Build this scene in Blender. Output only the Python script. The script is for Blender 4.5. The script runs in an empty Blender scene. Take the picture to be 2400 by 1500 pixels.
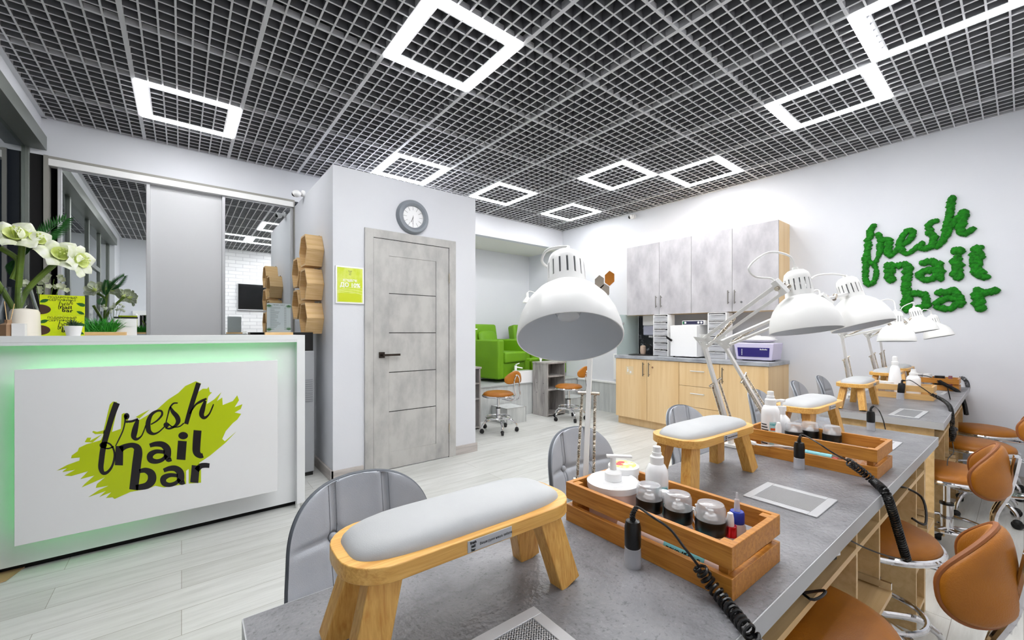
import bpy, bmesh, math, random
from mathutils import Vector, Matrix
from mathutils.geometry import tessellate_polygon
random.seed(7)
sc = bpy.context.scene
COL = sc.collection
PI = math.pi
# ------------------------------------------------------------------ camera
CAM_H = 1.2; FPX = 964.0; HOR = 779.0
YAW = math.atan2(1200.0, 964.0)
cd = bpy.data.cameras.new('camera'); cam = bpy.data.objects.new('camera', cd); COL.objects.link(cam)
cam.location = (0, 0, CAM_H); cam.rotation_euler = (PI/2, 0, YAW - PI/2)
cd.sensor_width = 36; cd.lens = 36*FPX/2400; cd.shift_y = (HOR-750)/2400; cd.clip_start = .02
sc.camera = cam
# ------------------------------------------------------------------ world, exposure
w = bpy.data.worlds.new('night'); sc.world = w; w.use_nodes = True
w.node_tree.nodes['Background'].inputs[0].default_value = (.012, .014, .02, 1)
w.node_tree.nodes['Background'].inputs[1].default_value = 1
sc.view_settings.view_transform = 'Standard'; sc.view_settings.look = 'None'
sc.view_settings.gamma = 1; sc.view_settings.use_curve_mapping = False
sc.view_settings.exposure = 0.40
LIGHT_E = 34.0      # strength of the ceiling light frames
GREEN_E = 3.4      # strength of the desk LED strips
# ------------------------------------------------------------------ helpers
fwv = Vector((math.cos(YAW), math.sin(YAW), 0)); rtv = Vector((math.sin(YAW), -math.cos(YAW), 0))
def ray(u, v): return fwv*FPX + rtv*(u-1200) + Vector((0, 0, HOR-v))
def PZ(u, v, z): d = ray(u, v); return Vector((0, 0, CAM_H)) + d*((z-CAM_H)/d.z)
def PX(u, v, x): d = ray(u, v); return Vector((0, 0, CAM_H)) + d*(x/d.x)
def PY(u, v, y): d = ray(u, v); return Vector((0, 0, CAM_H)) + d*(y/d.y)
def PD(u, v, d): return Vector((0, 0, CAM_H)) + ray(u, v)*(d/FPX)
def lin(c): return tuple((x/255/12.92 if x/255 <= .04045 else ((x/255+.055)/1.055)**2.4) for x in c)
MATS = {}
def mat(name, col, rough=.5, metal=0, kind=None, col2=None, scale=(8, 8, 8), bump=0, emis=0, trans=0, coat=0, detail=4, lo=.35, hi=.65, ior=1.45, alpha=1, bscale=None):
    if name in MATS: return MATS[name]
    m = bpy.data.materials.new(name); m.use_nodes = True; nt = m.node_tree; N = nt.nodes; L = nt.links
    b = N['Principled BSDF']; c = lin(col)+(1,)
    b.inputs['Base Color'].default_value = c; b.inputs['Roughness'].default_value = rough; b.inputs['Metallic'].default_value = metal
    b.inputs['Transmission Weight'].default_value = trans; b.inputs['Coat Weight'].default_value = coat; b.inputs['IOR'].default_value = ior
    b.inputs['Alpha'].default_value = alpha
    if emis:
        b.inputs['Emission Color'].default_value = c; b.inputs['Emission Strength'].default_value = emis
    tc = N.new('ShaderNodeTexCoord'); mp = N.new('ShaderNodeMapping'); L.new(tc.outputs['Object'], mp.inputs[0]); mp.inputs['Scale'].default_value = scale
    hgt = None
    if kind in ('noise', 'wood'):
        t = N.new('ShaderNodeTexNoise'); t.inputs['Scale'].default_value = 1; t.inputs['Detail'].default_value = detail; t.inputs['Roughness'].default_value = .6
        if kind == 'wood': t.inputs['Distortion'].default_value = .6
        L.new(mp.outputs[0], t.inputs['Vector']); hgt = t.outputs[0]
    elif kind == 'voronoi':
        t = N.new('ShaderNodeTexVoronoi'); t.inputs['Scale'].default_value = 1; L.new(mp.outputs[0], t.inputs['Vector']); hgt = t.outputs['Distance']
    elif kind == 'grad':
        t = N.new('ShaderNodeSeparateXYZ'); L.new(mp.outputs[0], t.inputs[0]); hgt = t.outputs['Z']
    if hgt is not None and col2:
        r = N.new('ShaderNodeValToRGB'); r.color_ramp.elements[0].position = lo; r.color_ramp.elements[1].position = hi
        r.color_ramp.elements[0].color = c; r.color_ramp.elements[1].color = lin(col2)+(1,)
        L.new(hgt, r.inputs[0]); L.new(r.outputs[0], b.inputs['Base Color'])
    if bump and hgt is not None:
        src = hgt
        if bscale:
            mp2 = N.new('ShaderNodeMapping'); L.new(tc.outputs['Object'], mp2.inputs[0]); mp2.inputs['Scale'].default_value = bscale
            t2 = N.new('ShaderNodeTexNoise'); t2.inputs['Scale'].default_value = 1; L.new(mp2.outputs[0], t2.inputs['Vector']); src = t2.outputs[0]
        bp = N.new('ShaderNodeBump'); bp.inputs['Strength'].default_value = bump; bp.inputs['Distance'].default_value = .01
        L.new(src, bp.inputs['Height']); L.new(bp.outputs[0], b.inputs['Normal'])
    MATS[name] = m; return m
def wood(name, a, b_, along='x', rough=.45, f=1.0):
    s = {'x': (3*f, 60*f, 60*f), 'y': (60*f, 3*f, 60*f), 'z': (60*f, 60*f, 3*f)}[along]
    return mat(name, a, rough, kind='wood', col2=b_, scale=s, bump=.06, detail=3, lo=.3, hi=.7)

class MB:
    """collects shapes and links them as one mesh object"""
    def __init__(s, M=None): s.bm = bmesh.new(); s.M = M or Matrix(); s.mi = 0
    def v(s, p): return s.bm.verts.new(s.M @ Vector(p))
    def f(s, vs):
        try: f = s.bm.faces.new(vs); f.material_index = s.mi; return f
        except ValueError: return None
    def box(s, x0, x1, y0, y1, z0, z1, R=None):
        ps = [Vector((x, y, z)) for z in (z0, z1) for y in (y0, y1) for x in (x0, x1)]
        if R: ps = [R @ p for p in ps]
        v = [s.v(p) for p in ps]
        for q in ((0, 2, 3, 1), (4, 5, 7, 6), (0, 1, 5, 4), (2, 6, 7, 3), (0, 4, 6, 2), (1, 3, 7, 5)): s.f([v[i] for i in q])
        return s
    def bar(s, p0, p1, w, h, up=(0, 0, 1), w1=None, h1=None):
        p0, p1 = Vector(p0), Vector(p1); d = (p1-p0).normalized(); a = d.cross(Vector(up))
        if a.length < 1e-4: a = d.cross(Vector((1, 0, 0)))
        a.normalize(); b = a.cross(d).normalized(); v = []
        for p, ww, hh in ((p0, w, h), (p1, w1 or w, h1 or h)):
            for i, j in ((-1, -1), (1, -1), (1, 1), (-1, 1)): v.append(s.v(p+a*(i*ww/2)+b*(j*hh/2)))
        for q in ((3, 2, 1, 0), (4, 5, 6, 7), (0, 1, 5, 4), (1, 2, 6, 5), (2, 3, 7, 6), (3, 0, 4, 7)): s.f([v[i] for i in q])
        return s
    def tube(s, pts, r, seg=10, closed=False, smooth=0, caps=True):
        pts = [Vector(p) for p in pts]
        if smooth: pts = catmull(pts, smooth, closed)
        n = len(pts); rs = r if isinstance(r, (list, tuple)) else [r]*n
        if len(rs) != n: rs = [rs[0]+(rs[-1]-rs[0])*i/(n-1) for i in range(n)]
        t0 = (pts[1]-pts[0]).normalized(); a = t0.orthogonal().normalized(); rings = []
        for i, p in enumerate(pts):
            if closed: t = (pts[(i+1) % n]-pts[i-1]).normalized()
            else: t = (pts[min(i+1, n-1)]-pts[max(i-1, 0)]).normalized()
            a = (a-t*a.dot(t)); a = a.normalized() if a.length > 1e-6 else t.orthogonal().normalized()
            b = t.cross(a)
            rings.append([s.v(p+(a*math.cos(2*PI*k/seg)+b*math.sin(2*PI*k/seg))*rs[i]) for k in range(seg)])
        for i in range(n if closed else n-1):
            A, B = rings[i], rings[(i+1) % n]
            for k in range(seg): s.f([A[k], A[(k+1) % seg], B[(k+1) % seg], B[k]])
        if caps and not closed: s.f(list(reversed(rings[0]))); s.f(rings[-1])
        return s
    def cyl(s, p0, p1, r0, r1=None, seg=16): return s.tube([p0, p1], [r0, r0 if r1 is None else r1], seg)
    def lathe(s, prof, c=(0, 0, 0), axis=(0, 0, 1), seg=24, sx=1, sy=1, skip=None):
        q = Vector((0, 0, 1)).rotation_difference(Vector(axis)); c = Vector(c); rings = []
        for r, z in prof:
            if r < 1e-6: rings.append([s.v(c+q @ Vector((0, 0, z)))])
            else: rings.append([s.v(c+q @ Vector((r*sx*math.cos(2*PI*k/seg), r*sy*math.sin(2*PI*k/seg), z))) for k in range(seg)])
        for i in range(len(rings)-1):
            A, B = rings[i], rings[i+1]
            for k in range(seg):
                if skip and skip(i, k): continue
                k2 = (k+1) % seg
                if len(A) == 1 and len(B) > 1: s.f([A[0], B[k2], B[k]])
                elif len(B) == 1 and len(A) > 1: s.f([A[k], A[k2], B[0]])
                elif len(A) > 1: s.f([A[k], A[k2], B[k2], B[k]])
        return s
    def ball(s, c, r, seg=12, sc_=(1, 1, 1)):
        c = Vector(c); pr = [(math.sin(PI*i/(seg//2)), -math.cos(PI*i/(seg//2))) for i in range(seg//2+1)]
        rings = []
        for rr, z in pr:
            if rr < 1e-6: rings.append([s.v(c+Vector((0, 0, z*r*sc_[2])))])
            else: rings.append([s.v(c+Vector((rr*r*sc_[0]*math.cos(2*PI*k/seg), rr*r*sc_[1]*math.sin(2*PI*k/seg), z*r*sc_[2]))) for k in range(seg)])
        for i in range(len(rings)-1):
            A, B = rings[i], rings[i+1]
            for k in range(seg):
                k2 = (k+1) % seg
                if len(A) == 1: s.f([A[0], B[k2], B[k]])
                elif len(B) == 1: s.f([A[k], A[k2], B[0]])
                else: s.f([A[k], A[k2], B[k2], B[k]])
        return s
    def prism(s, poly, fn0, fn1):
        """poly of 2D points, fn0/fn1 map a point to its 3D front/back place"""
        n = len(poly); A = [s.v(fn0(p)) for p in poly]; B = [s.v(fn1(p)) for p in poly]
        for t in tessellate_polygon([[Vector((p[0], p[1], 0)) for p in poly]]):
            s.f([A[i] for i in t]); s.f([B[i] for i in reversed(t)])
        for i in range(n): s.f([A[i], B[i], B[(i+1) % n], A[(i+1) % n]])
        return s
    def plate(s, poly, z0, z1): return s.prism(poly, lambda p: (p[0], p[1], z1), lambda p: (p[0], p[1], z0))
    def pillow(s, fn, nr=8, na=40, n=2.5, T=1.0, flat=None, pw=.5):
        """puffed shape over a superellipse; fn(a,b,h) maps unit coordinates to 3D"""
        def ring(r, sg):
            out = []
            for k in range(na):
                t = 2*PI*k/na; cx, sy = math.cos(t), math.sin(t)
                a = r*math.copysign(abs(cx)**(2/n), cx); b = r*math.copysign(abs(sy)**(2/n), sy)
                h = sg*T*max(0, 1-r**4)**pw
                out.append(s.v(fn(a, b, h)))
            return out
        rs = [math.sin(PI/2*i/nr) for i in range(1, nr+1)]
        edge = ring(1, 1)
        for sg in ((1, -1) if flat is None else (1,)):
            c = s.v(fn(0, 0, sg*T)); prev = None
            for r in rs:
                cur = edge if r > .999 else ring(r, sg)
                for k in range(na):
                    k2 = (k+1) % na
                    q = [c, cur[k], cur[k2]] if prev is None else [prev[k], cur[k], cur[k2], prev[k2]]
                    s.f(q if sg > 0 else q[::-1])
                prev = cur
        if flat is not None: s.f(edge[::-1])
        return s
    def build(s, name, m, parent=None, sharp=35, bevel=0, mods=()):
        bmesh.ops.recalc_face_normals(s.bm, faces=s.bm.faces)
        ca = math.radians(sharp)
        for f in s.bm.faces: f.smooth = True
        for e in s.bm.edges:
            e.smooth = len(e.link_faces) == 2 and e.calc_face_angle(0) < ca
        me = bpy.data.meshes.new(name); s.bm.to_mesh(me); s.bm.free()
        for x in (m if isinstance(m, (list, tuple)) else [m]): me.materials.append(x)
        o = bpy.data.objects.new(name, me); COL.objects.link(o)
        if parent: o.parent = parent
        if bevel:
            bv = o.modifiers.new('bevel', 'BEVEL'); bv.width = bevel; bv.segments = 3; bv.limit_method = 'ANGLE'; bv.angle_limit = .6; bv.harden_normals = False
        return o
def catmull(p, k, closed=False):
    out = []; n = len(p)
    for i in range(n if closed else n-1):
        if closed: a, b, c, d = p[i-1], p[i], p[(i+1) % n], p[(i+2) % n]
        else: a, b, c, d = p[max(i-1, 0)], p[i], p[i+1], p[min(i+2, n-1)]
        for j in range(k):
            t = j/k
            out.append(.5*((2*b)+(c-a)*t+(2*a-5*b+4*c-d)*t*t+(3*b-a-3*c+d)*t*t*t))
    if not closed: out.append(p[-1])
    return out
def tag(o, label=None, cat=None, group=None, kind=None):
    if label: o['label'] = label
    if cat: o['category'] = cat
    if group: o['group'] = group
    if kind: o['kind'] = kind
    return o
def thing(name, label, cat, loc=(0, 0, 0), rz=0, group=None):
    o = bpy.data.objects.new(name, None); COL.objects.link(o); o.location = loc; o.rotation_euler = (0, 0, rz); o.empty_display_size = .05
    return tag(o, label, cat, group)
def struct(name, label=None): return None
def copy_tree(o, parent=None):
    c = o.copy(); COL.objects.link(c)
    if parent: c.parent = parent
    for ch in [x for x in bpy.data.objects if x.parent == o]: copy_tree(ch, c)
    return c
def dup(o, label, loc, rz=None):
    c = copy_tree(o); c.location = loc; c['label'] = label
    if rz is not None: c.rotation_euler = (0, 0, rz)
    return c
def text(body, size, M, m, parent, name='lettering', depth=.0006, align='CENTER', bold=0):
    cu = bpy.data.curves.new(name, 'FONT'); cu.body = body; cu.size = size; cu.extrude = depth; cu.align_x = align; cu.align_y = 'CENTER'; cu.offset = bold; cu.resolution_u = 3
    o = bpy.data.objects.new('tmp_text', cu); COL.objects.link(o); dg = bpy.context.evaluated_depsgraph_get(); dg.update()
    me = bpy.data.meshes.new_from_object(o.evaluated_get(dg)); bpy.data.objects.remove(o); bpy.data.curves.remove(cu)
    me.transform(M); me.materials.clear(); me.materials.append(m); me.name = name
    r = bpy.data.objects.new(name, me); COL.objects.link(r)
    if parent: r.parent = parent
    return r
def face_M(origin, right, up):
    r = Vector(right).normalized(); u = Vector(up).normalized(); n = r.cross(u)
    M = Matrix((r, u, n)).transposed().to_4x4(); M.translation = Vector(origin); return M
def rrect(x0, x1, y0, y1, r, k=5):
    out = []
    for cx, cy, a in ((x1-r, y1-r, 0), (x0+r, y1-r, 90), (x0+r, y0+r, 180), (x1-r, y0+r, 270)):
        for i in range(k+1):
            t = math.radians(a+90*i/k); out.append((cx+r*math.cos(t), cy+r*math.sin(t)))
    return out
# ------------------------------------------------------------------ materials
M_wall = mat('wall_paint', (214, 216, 222), .7, kind='noise', col2=(217, 219, 224), scale=(1.5, 1.5, 1.5), bump=.03, bscale=(60, 60, 60))
M_white = mat('white_plastic', (238, 238, 238), .35)
M_whitegloss = mat('white_gloss', (240, 240, 241), .15, coat=.3)
M_alu = mat('aluminium', (205, 206, 209), .3, metal=.9)
M_alum = mat('matt_aluminium', (190, 191, 194), .45, metal=.3)
M_chrome = mat('chrome', (225, 225, 228), .08, metal=1)
M_steel = mat('spring_steel', (190, 180, 165), .25, metal=1)
M_black = mat('black_plastic', (14, 14, 15), .3)
M_blackr = mat('black_rubber', (22, 22, 23), .55)
M_mirror = mat('mirror_glass', (235, 238, 238), .01, metal=1)
M_clear = mat('clear_plastic', (240, 242, 245), .08, trans=1, ior=1.2)
M_frost = mat('frosted_plastic', (235, 236, 240), .35, trans=.55, ior=1.2)
M_glass = mat('window_glass', (225, 235, 232), .01, trans=1, ior=1.5)
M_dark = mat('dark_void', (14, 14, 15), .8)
M_green = mat('lime_leatherette', (98, 148, 0), .55, kind='noise', col2=(104, 154, 2), scale=(3, 3, 3), bump=.05, bscale=(300, 300, 300))
M_brown = mat('tan_leather', (172, 106, 16), .45, kind='noise', col2=(154, 92, 12), scale=(7, 7, 7), bump=.12, bscale=(350, 350, 350))
M_greylea = mat('grey_leather', (160, 165, 174), .4, kind='noise', col2=(170, 174, 182), scale=(5, 5, 5), bump=.1, bscale=(400, 400, 400))
M_pad = mat('light_grey_leather', (176, 178, 180), .5, kind='noise', col2=(182, 184, 185), scale=(6, 6, 6), bump=.05, bscale=(700, 700, 700))
M_pine = wood('varnished_pine', (236, 190, 108), (206, 146, 66), 'x', .35, 3)
M_pinez = wood('varnished_pine_upright', (234, 188, 106), (204, 144, 66), 'z', .35, 3)
M_crate = wood('crate_wood', (200, 138, 58), (164, 102, 32), 'y', .4, 2.6)
M_cratel = wood('pale_crate_wood', (222, 182, 122), (205, 160, 98), 'y', .45, 2.6)
M_maple = wood('maple_laminate', (233, 204, 158), (220, 185, 134), 'z', .4, .25)
M_oakb = wood('table_board', (220, 190, 140), (198, 164, 112), 'x', .45, .5)
M_hexw = wood('shelf_pine', (232, 200, 150), (212, 172, 116), 'x', .5, 1.5)
M_conc = mat('concrete_laminate', (190, 188, 191), .5, kind='noise', col2=(160, 157, 161), scale=(5, 5, 2.5), detail=9, lo=.38, hi=.68)
M_doorw = mat('grey_oak_laminate', (188, 187, 184), .45, kind='noise', col2=(152, 151, 150), scale=(6, 6, 3), detail=10, lo=.42, hi=.75)
M_skirt = mat('grey_skirting', (190, 184, 180), .5, kind='wood', col2=(168, 162, 158), scale=(3, 3, 40), bump=.03)
M_top = mat('grey_stone_top', (134, 134, 138), .36, kind='noise', col2=(106, 106, 110), scale=(9, 9, 9), detail=12, lo=.35, hi=.66, bump=.25, bscale=(90, 90, 90))
M_edge = mat('grey_edge_band', (176, 178, 180), .4)
M_lampw = mat('lamp_enamel', (240, 240, 238), .38, coat=.08)
M_lampi = mat('lamp_inner', (212, 215, 219), .3)
M_leaf = mat('leaf', (34, 98, 30), .4, kind='noise', col2=(22, 74, 22), scale=(30, 30, 30))
M_stem = mat('flower_stem', (88, 116, 36), .45, kind='noise', col2=(104, 128, 44), scale=(20, 20, 20))
M_petal = mat('petal', (240, 242, 232), .5, kind='noise', col2=(222, 230, 190), scale=(25, 25, 25))
M_petalg = mat('petal_throat', (196, 214, 90), .5, kind='noise', col2=(222, 232, 160), scale=(25, 25, 25))
M_ink = mat('black_vinyl', (22, 17, 22), .2)
M_lime = mat('lime_vinyl', (176, 194, 0), .35)
M_inkp = mat('printed_ink', (60, 62, 62), .6)
M_teal = mat('teal_print', (60, 168, 176), .5)
M_orange = mat('orange_print', (226, 92, 40), .5)
M_beige = mat('beige_plastic', (216, 190, 170), .5)
# stone top: cloudy grey with fine pits and pale flecks
nt = M_top.node_tree; N = nt.nodes; L = nt.links; b = N['Principled BSDF']; src = b.inputs['Base Color'].links[0].from_socket
tc = N.new('ShaderNodeTexCoord'); fl = N.new('ShaderNodeTexNoise'); fl.inputs['Scale'].default_value = 170; fl.inputs['Detail'].default_value = 3; L.new(tc.outputs['Object'], fl.inputs['Vector'])
fr = N.new('ShaderNodeValToRGB'); e = fr.color_ramp.elements; e[0].position = .30; e[0].color = (.62, .62, .63, 1); e[1].position = .42; e[1].color = (1, 1, 1, 1); q = fr.color_ramp.elements.new(.68); q.color = (1, 1, 1, 1); q = fr.color_ramp.elements.new(.76); q.color = (1.4, 1.4, 1.4, 1)
L.new(fl.outputs[0], fr.inputs[0]); mx = N.new('ShaderNodeMix'); mx.data_type = 'RGBA'; mx.blend_type = 'MULTIPLY'; mx.inputs[0].default_value = 1; L.new(src, mx.inputs[6]); L.new(fr.outputs[0], mx.inputs[7]); L.new(mx.outputs[2], b.inputs['Base Color'])
# floor: pale grey planks
M_floor = bpy.data.materials.new('plank_floor'); M_floor.use_nodes = True
nt = M_floor.node_tree; N = nt.nodes; L = nt.links; b = N['Principled BSDF']
tc = N.new('ShaderNodeTexCoord'); br = N.new('ShaderNodeTexBrick'); br.offset = .37; br.inputs['Scale'].default_value = 1
br.inputs['Brick Width'].default_value = 1.25; br.inputs['Row Height'].default_value = .19; br.inputs['Mortar Size'].default_value = .0012; br.inputs['Mortar Smooth'].default_value = .1
br.inputs['Color1'].default_value = lin((214, 215, 212))+(1,); br.inputs['Color2'].default_value = lin((201, 202, 198))+(1,); br.inputs['Mortar'].default_value = lin((150, 146, 138))+(1,)
L.new(tc.outputs['Object'], br.inputs['Vector'])
mp = N.new('ShaderNodeMapping'); mp.inputs['Scale'].default_value = (2.2, 26, 1); L.new(tc.outputs['Object'], mp.inputs[0])
no = N.new('ShaderNodeTexNoise'); no.inputs['Scale'].default_value = 1; no.inputs['Detail'].default_value = 9; no.inputs['Roughness'].default_value = .7; L.new(mp.outputs[0], no.inputs['Vector'])
rp = N.new('ShaderNodeValToRGB'); rp.color_ramp.elements[0].color = (.72, .72, .71, 1); rp.color_ramp.elements[0].position = .3; rp.color_ramp.elements[1].color = (1, 1, 1, 1); rp.color_ramp.elements[1].position = .6
L.new(no.outputs[0], rp.inputs[0]); mx = N.new('ShaderNodeMix'); mx.data_type = 'RGBA'; mx.blend_type = 'MULTIPLY'; mx.inputs[0].default_value = .8
L.new(br.outputs['Color'], mx.inputs[6]); L.new(rp.outputs[0], mx.inputs[7]); L.new(mx.outputs[2], b.inputs['Base Color']); b.inputs['Roughness'].default_value = .38
bp = N.new('ShaderNodeBump'); bp.inputs['Strength'].default_value = .08; bp.inputs['Distance'].default_value = .005; L.new(no.outputs[0], bp.inputs['Height']); L.new(bp.outputs[0], b.inputs['Normal'])
# white brick
M_brick = bpy.data.materials.new('white_brick'); M_brick.use_nodes = True
nt = M_brick.node_tree; N = nt.nodes; L = nt.links; b = N['Principled BSDF']
tc = N.new('ShaderNodeTexCoord'); mp = N.new('ShaderNodeMapping'); mp.inputs['Rotation'].default_value = (PI/2, 0, 0); L.new(tc.outputs['Object'], mp.inputs[0])
br = N.new('ShaderNodeTexBrick'); br.inputs['Scale'].default_value = 1; br.inputs['Brick Width'].default_value = .25; br.inputs['Row Height'].default_value = .075; br.inputs['Mortar Size'].default_value = .006
for k_, c_ in (('Color1', (236, 236, 238)), ('Color2', (228, 228, 231)), ('Mortar', (205, 205, 210))): br.inputs[k_].default_value = lin(c_)+(1,)
L.new(mp.outputs[0], br.inputs['Vector']); L.new(br.outputs['Color'], b.inputs['Base Color']); b.inputs['Roughness'].default_value = .6
bp = N.new('ShaderNodeBump'); bp.invert = True; bp.inputs['Strength'].default_value = .6; bp.inputs['Distance'].default_value = .01; L.new(br.outputs['Fac'], bp.inputs['Height']); L.new(bp.outputs[0], b.inputs['Normal'])
# light green wall tiles / dark marble mosaic
M_marble = mat('dark_marble_mosaic', (40, 42, 46), .3, kind='noise', col2=(150, 154, 160), scale=(14, 14, 14), detail=8, lo=.56, hi=.72)
# ------------------------------------------------------------------ room
XW = 5.06; XE = -.874; YN = 4.92; YS = -.36; ZC = 2.92; ZP = 3.3
def S(o): o['kind'] = 'structure'; return o
S(MB().box(XE-.3, XW+.2, YS-.2, 6.2, -.06, 0).build('floor', M_floor))
S(MB().box(XW, XW+.12, YS-.15, 5.95, 0, ZP).build('wall_right', M_wall))
S(MB().box(.30, XW+.12, YS-.12, YS, 0, ZP).build('wall_front', M_brick))
S(MB().box(XE-.1, .30, YS-.12, YS, 0, ZP).build('wall_front', M_wall))
# rear wall above the wardrobe, the header over the alcove, the alcove's own walls and ceiling
m = MB(); m.box(XE-.1, .948, YN, YN+.1, 2.62, ZP); m.box(.948, XW, YN, YN+.1, 2.61, ZP); m.box(2.2, 2.32, YN+.1, 5.79, 0, 2.61)
m.box(2.2, XW, 5.79, 5.9, 0, 2.7); S(m.build('wall_back', M_wall))
for ax_, lb_ in ((2.72, 'unseen round downlight added in the alcove ceiling to brighten it'),):  # added out of view behind the cubicle to brighten the alcove
    t = thing('added_downlight', lb_, 'ceiling light', (ax_, 5.36, 2.603)); MB().cyl((0, 0, 0), (0, 0, .006), .07, seg=28).build('lens', mat('added_downlight_lens', (255, 252, 245), .5, emis=28), t); MB().lathe([(.07, .0), (.085, -.002), (.085, .006), (.07, .006)], seg=28).build('ring', M_white, t)
S(MB().box(2.2, XW, YN+.1, 5.79, 2.61, 2.66).build('ceiling', mat('alcove_ceiling', (226, 226, 220), .8)))
# toilet cubicle in the room
S(MB().box(.948, 2.32, 3.48, YN, 0, 2.552).build('wall_partition', M_wall))
# left facade
m = MB(); m.box(XE-.12, XE, YS-.1, YN+.02, 2.76, ZP); m.box(XE-.12, XE, YS-.1, .35, 0, 2.76); S(m.build('wall_left', M_wall))
m = MB()
for y0, y1 in ((.35, .43), (1.30, 1.37), (2.26, 2.33), (3.42, 3.48), (4.895, 4.92)): m.box(XE-.11, XE-.06, y0, y1, 0, 2.76)
m.box(XE-.11, XE+.03, .35, 4.92, 2.66, 2.77); m.box(XE-.11, XE-.05, .35, 4.92, 0, .08); m.box(XE-.11, XE-.06, 1.37, 2.26, 2.08, 2.14)
win = S(m.build('window_1', mat('facade_frame', (128, 133, 128), .4, metal=.5), bevel=.002))
MB().box(XE-.086, XE-.08, .36, 4.9, .08, 2.68).build('pane', M_glass, win)
S(MB().box(XE-.12, -.861, YN, YN+.1, 0, 2.62).build('trim_7', M_dark))
# ceiling
S(MB().box(XE-.1, XW+.12, YS-.12, YN+.1, ZP, ZP+.05).build('ceiling', mat('plenum_paint', (40, 40, 42), .9)))
MXP, MYP = .6155, .632; CX0 = -.256-MXP; CY0 = .6-2*MYP
M_blade_shaded = mat('ceiling_blade_shaded', (112, 113, 117), .5); M_rail_lit_edge = mat('ceiling_rail_and_lit_edge', (206, 207, 211), .5)  # blades are one paint: sides darkened for shade, lower edges coloured as lit
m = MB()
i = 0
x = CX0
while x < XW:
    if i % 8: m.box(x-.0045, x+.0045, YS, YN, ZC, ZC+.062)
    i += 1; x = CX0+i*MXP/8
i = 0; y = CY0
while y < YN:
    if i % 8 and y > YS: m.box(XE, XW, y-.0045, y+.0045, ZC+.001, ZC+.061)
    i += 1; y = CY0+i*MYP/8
m.mi = 1  # lit lower edges of the blades, painted in with the lighter rail colour
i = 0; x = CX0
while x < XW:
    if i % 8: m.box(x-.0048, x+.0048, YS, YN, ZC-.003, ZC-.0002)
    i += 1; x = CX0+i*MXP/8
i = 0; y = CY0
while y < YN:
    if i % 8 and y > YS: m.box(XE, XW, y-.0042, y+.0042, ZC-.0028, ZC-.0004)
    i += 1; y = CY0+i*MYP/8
S(m.build('ceiling', [M_blade_shaded, M_rail_lit_edge]))
m = MB()
for k in range(11):
    x = CX0+k*MXP
    if XE < x < XW: m.box(x-.012, x+.012, YS, YN, ZC-.003, ZC+.038)
for k in range(10):
    y = CY0+k*MYP
    if YS < y < YN: m.box(XE, XW, y-.008, y+.008, ZC-.002, ZC+.03)
m.box(XE, XE+.03, YS, YN, ZC-.004, ZC+.03); m.box(XE, XW, YN-.02, YN, ZC-.004, ZC+.03); m.box(XW-.02, XW, YS, YN, ZC-.004, ZC+.03)
S(m.build('trim_1', M_rail_lit_edge))
M_led = mat('led_diffuser', (255, 255, 255), .5, emis=LIGHT_E)
cells = [(4, 1, 'unseen square ceiling light frame added for brightness above the second crate, beyond the top picture edge'), (1, 3, 'unseen square ceiling light frame added for brightness near the glass facade, above the picture edge'), (1, 7, 'square ceiling light frame above the wardrobe at the far left'), (3, 4, 'largest square ceiling light frame, hanging alone near the picture top'),  # the frames above the picture edge are unseen extras, added as fill light
  (4, 7, 'square ceiling light frame touching the top of the cubicle wall'), (6, 7, 'square ceiling light frame just right of the cubicle corner'),
  (8, 7, 'square ceiling light frame nearest the far room corner'), (7, 5, 'left of the two side by side square ceiling lights above the wall cupboards'),
  (8, 4, 'right of the two side by side square ceiling lights above the wall cupboards'), (7, 2, 'square ceiling light frame corner to corner with the one in the upper right corner'),
  (6, 1, 'square ceiling light frame cut by the upper right corner of the picture'),
  (2, 2, 'square ceiling light frame reflected at the left edge of the right mirror door'), (3, 2, 'square ceiling light frame right of another, reflected beside the pine hexagons in the mirror')]
for ix, iy, lab in cells:
    x0 = CX0+ix*MXP+.013; x1 = x0+MXP-.026; y0 = CY0+iy*MYP+.009; y1 = y0+MYP-.018
    t = thing('ceiling_light', lab, 'ceiling light', ((x0+x1)/2, (y0+y1)/2, ZC-.009), group='square light frames set in the grid ceiling')
    hx, hy = (x1-x0)/2, (y1-y0)/2; q = .042
    m = MB(); m.box(-hx, hx, -hy, -hy+q, 0, .03); m.box(-hx, hx, hy-q, hy, 0, .03); m.box(-hx, -hx+q, -hy+q, hy-q, 0, .03); m.box(hx-q, hx, -hy+q, hy-q, 0, .03)
    m.build('diffuser', M_led, t)
    m = MB(); q = .044; z0, z1 = .031, .05
    m.box(-hx, hx, -hy, -hy+q, z0, z1); m.box(-hx, hx, hy-q, hy, z0, z1); m.box(-hx, -hx+q, -hy+q, hy-q, z0, z1); m.box(hx-q, hx, -hy+q, hy-q, z0, z1)
    m.build('housing', M_alum, t)
# skirting
m = MB(); m.box(.93, 1.19, 3.465, 3.48, 0, .085); m.box(2.08, 2.335, 3.465, 3.48, 0, .085); m.box(.933, .948, 3.465, YN, 0, .085); S(m.build('baseboard_partition', M_skirt))
S(MB().box(XW-.015, XW, YS, 1.56, 0, .085).build('baseboard_right', M_skirt))
S(MB().box(XE, XW, YS, YS+.015, 0, .085).build('baseboard_front', M_skirt))
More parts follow.
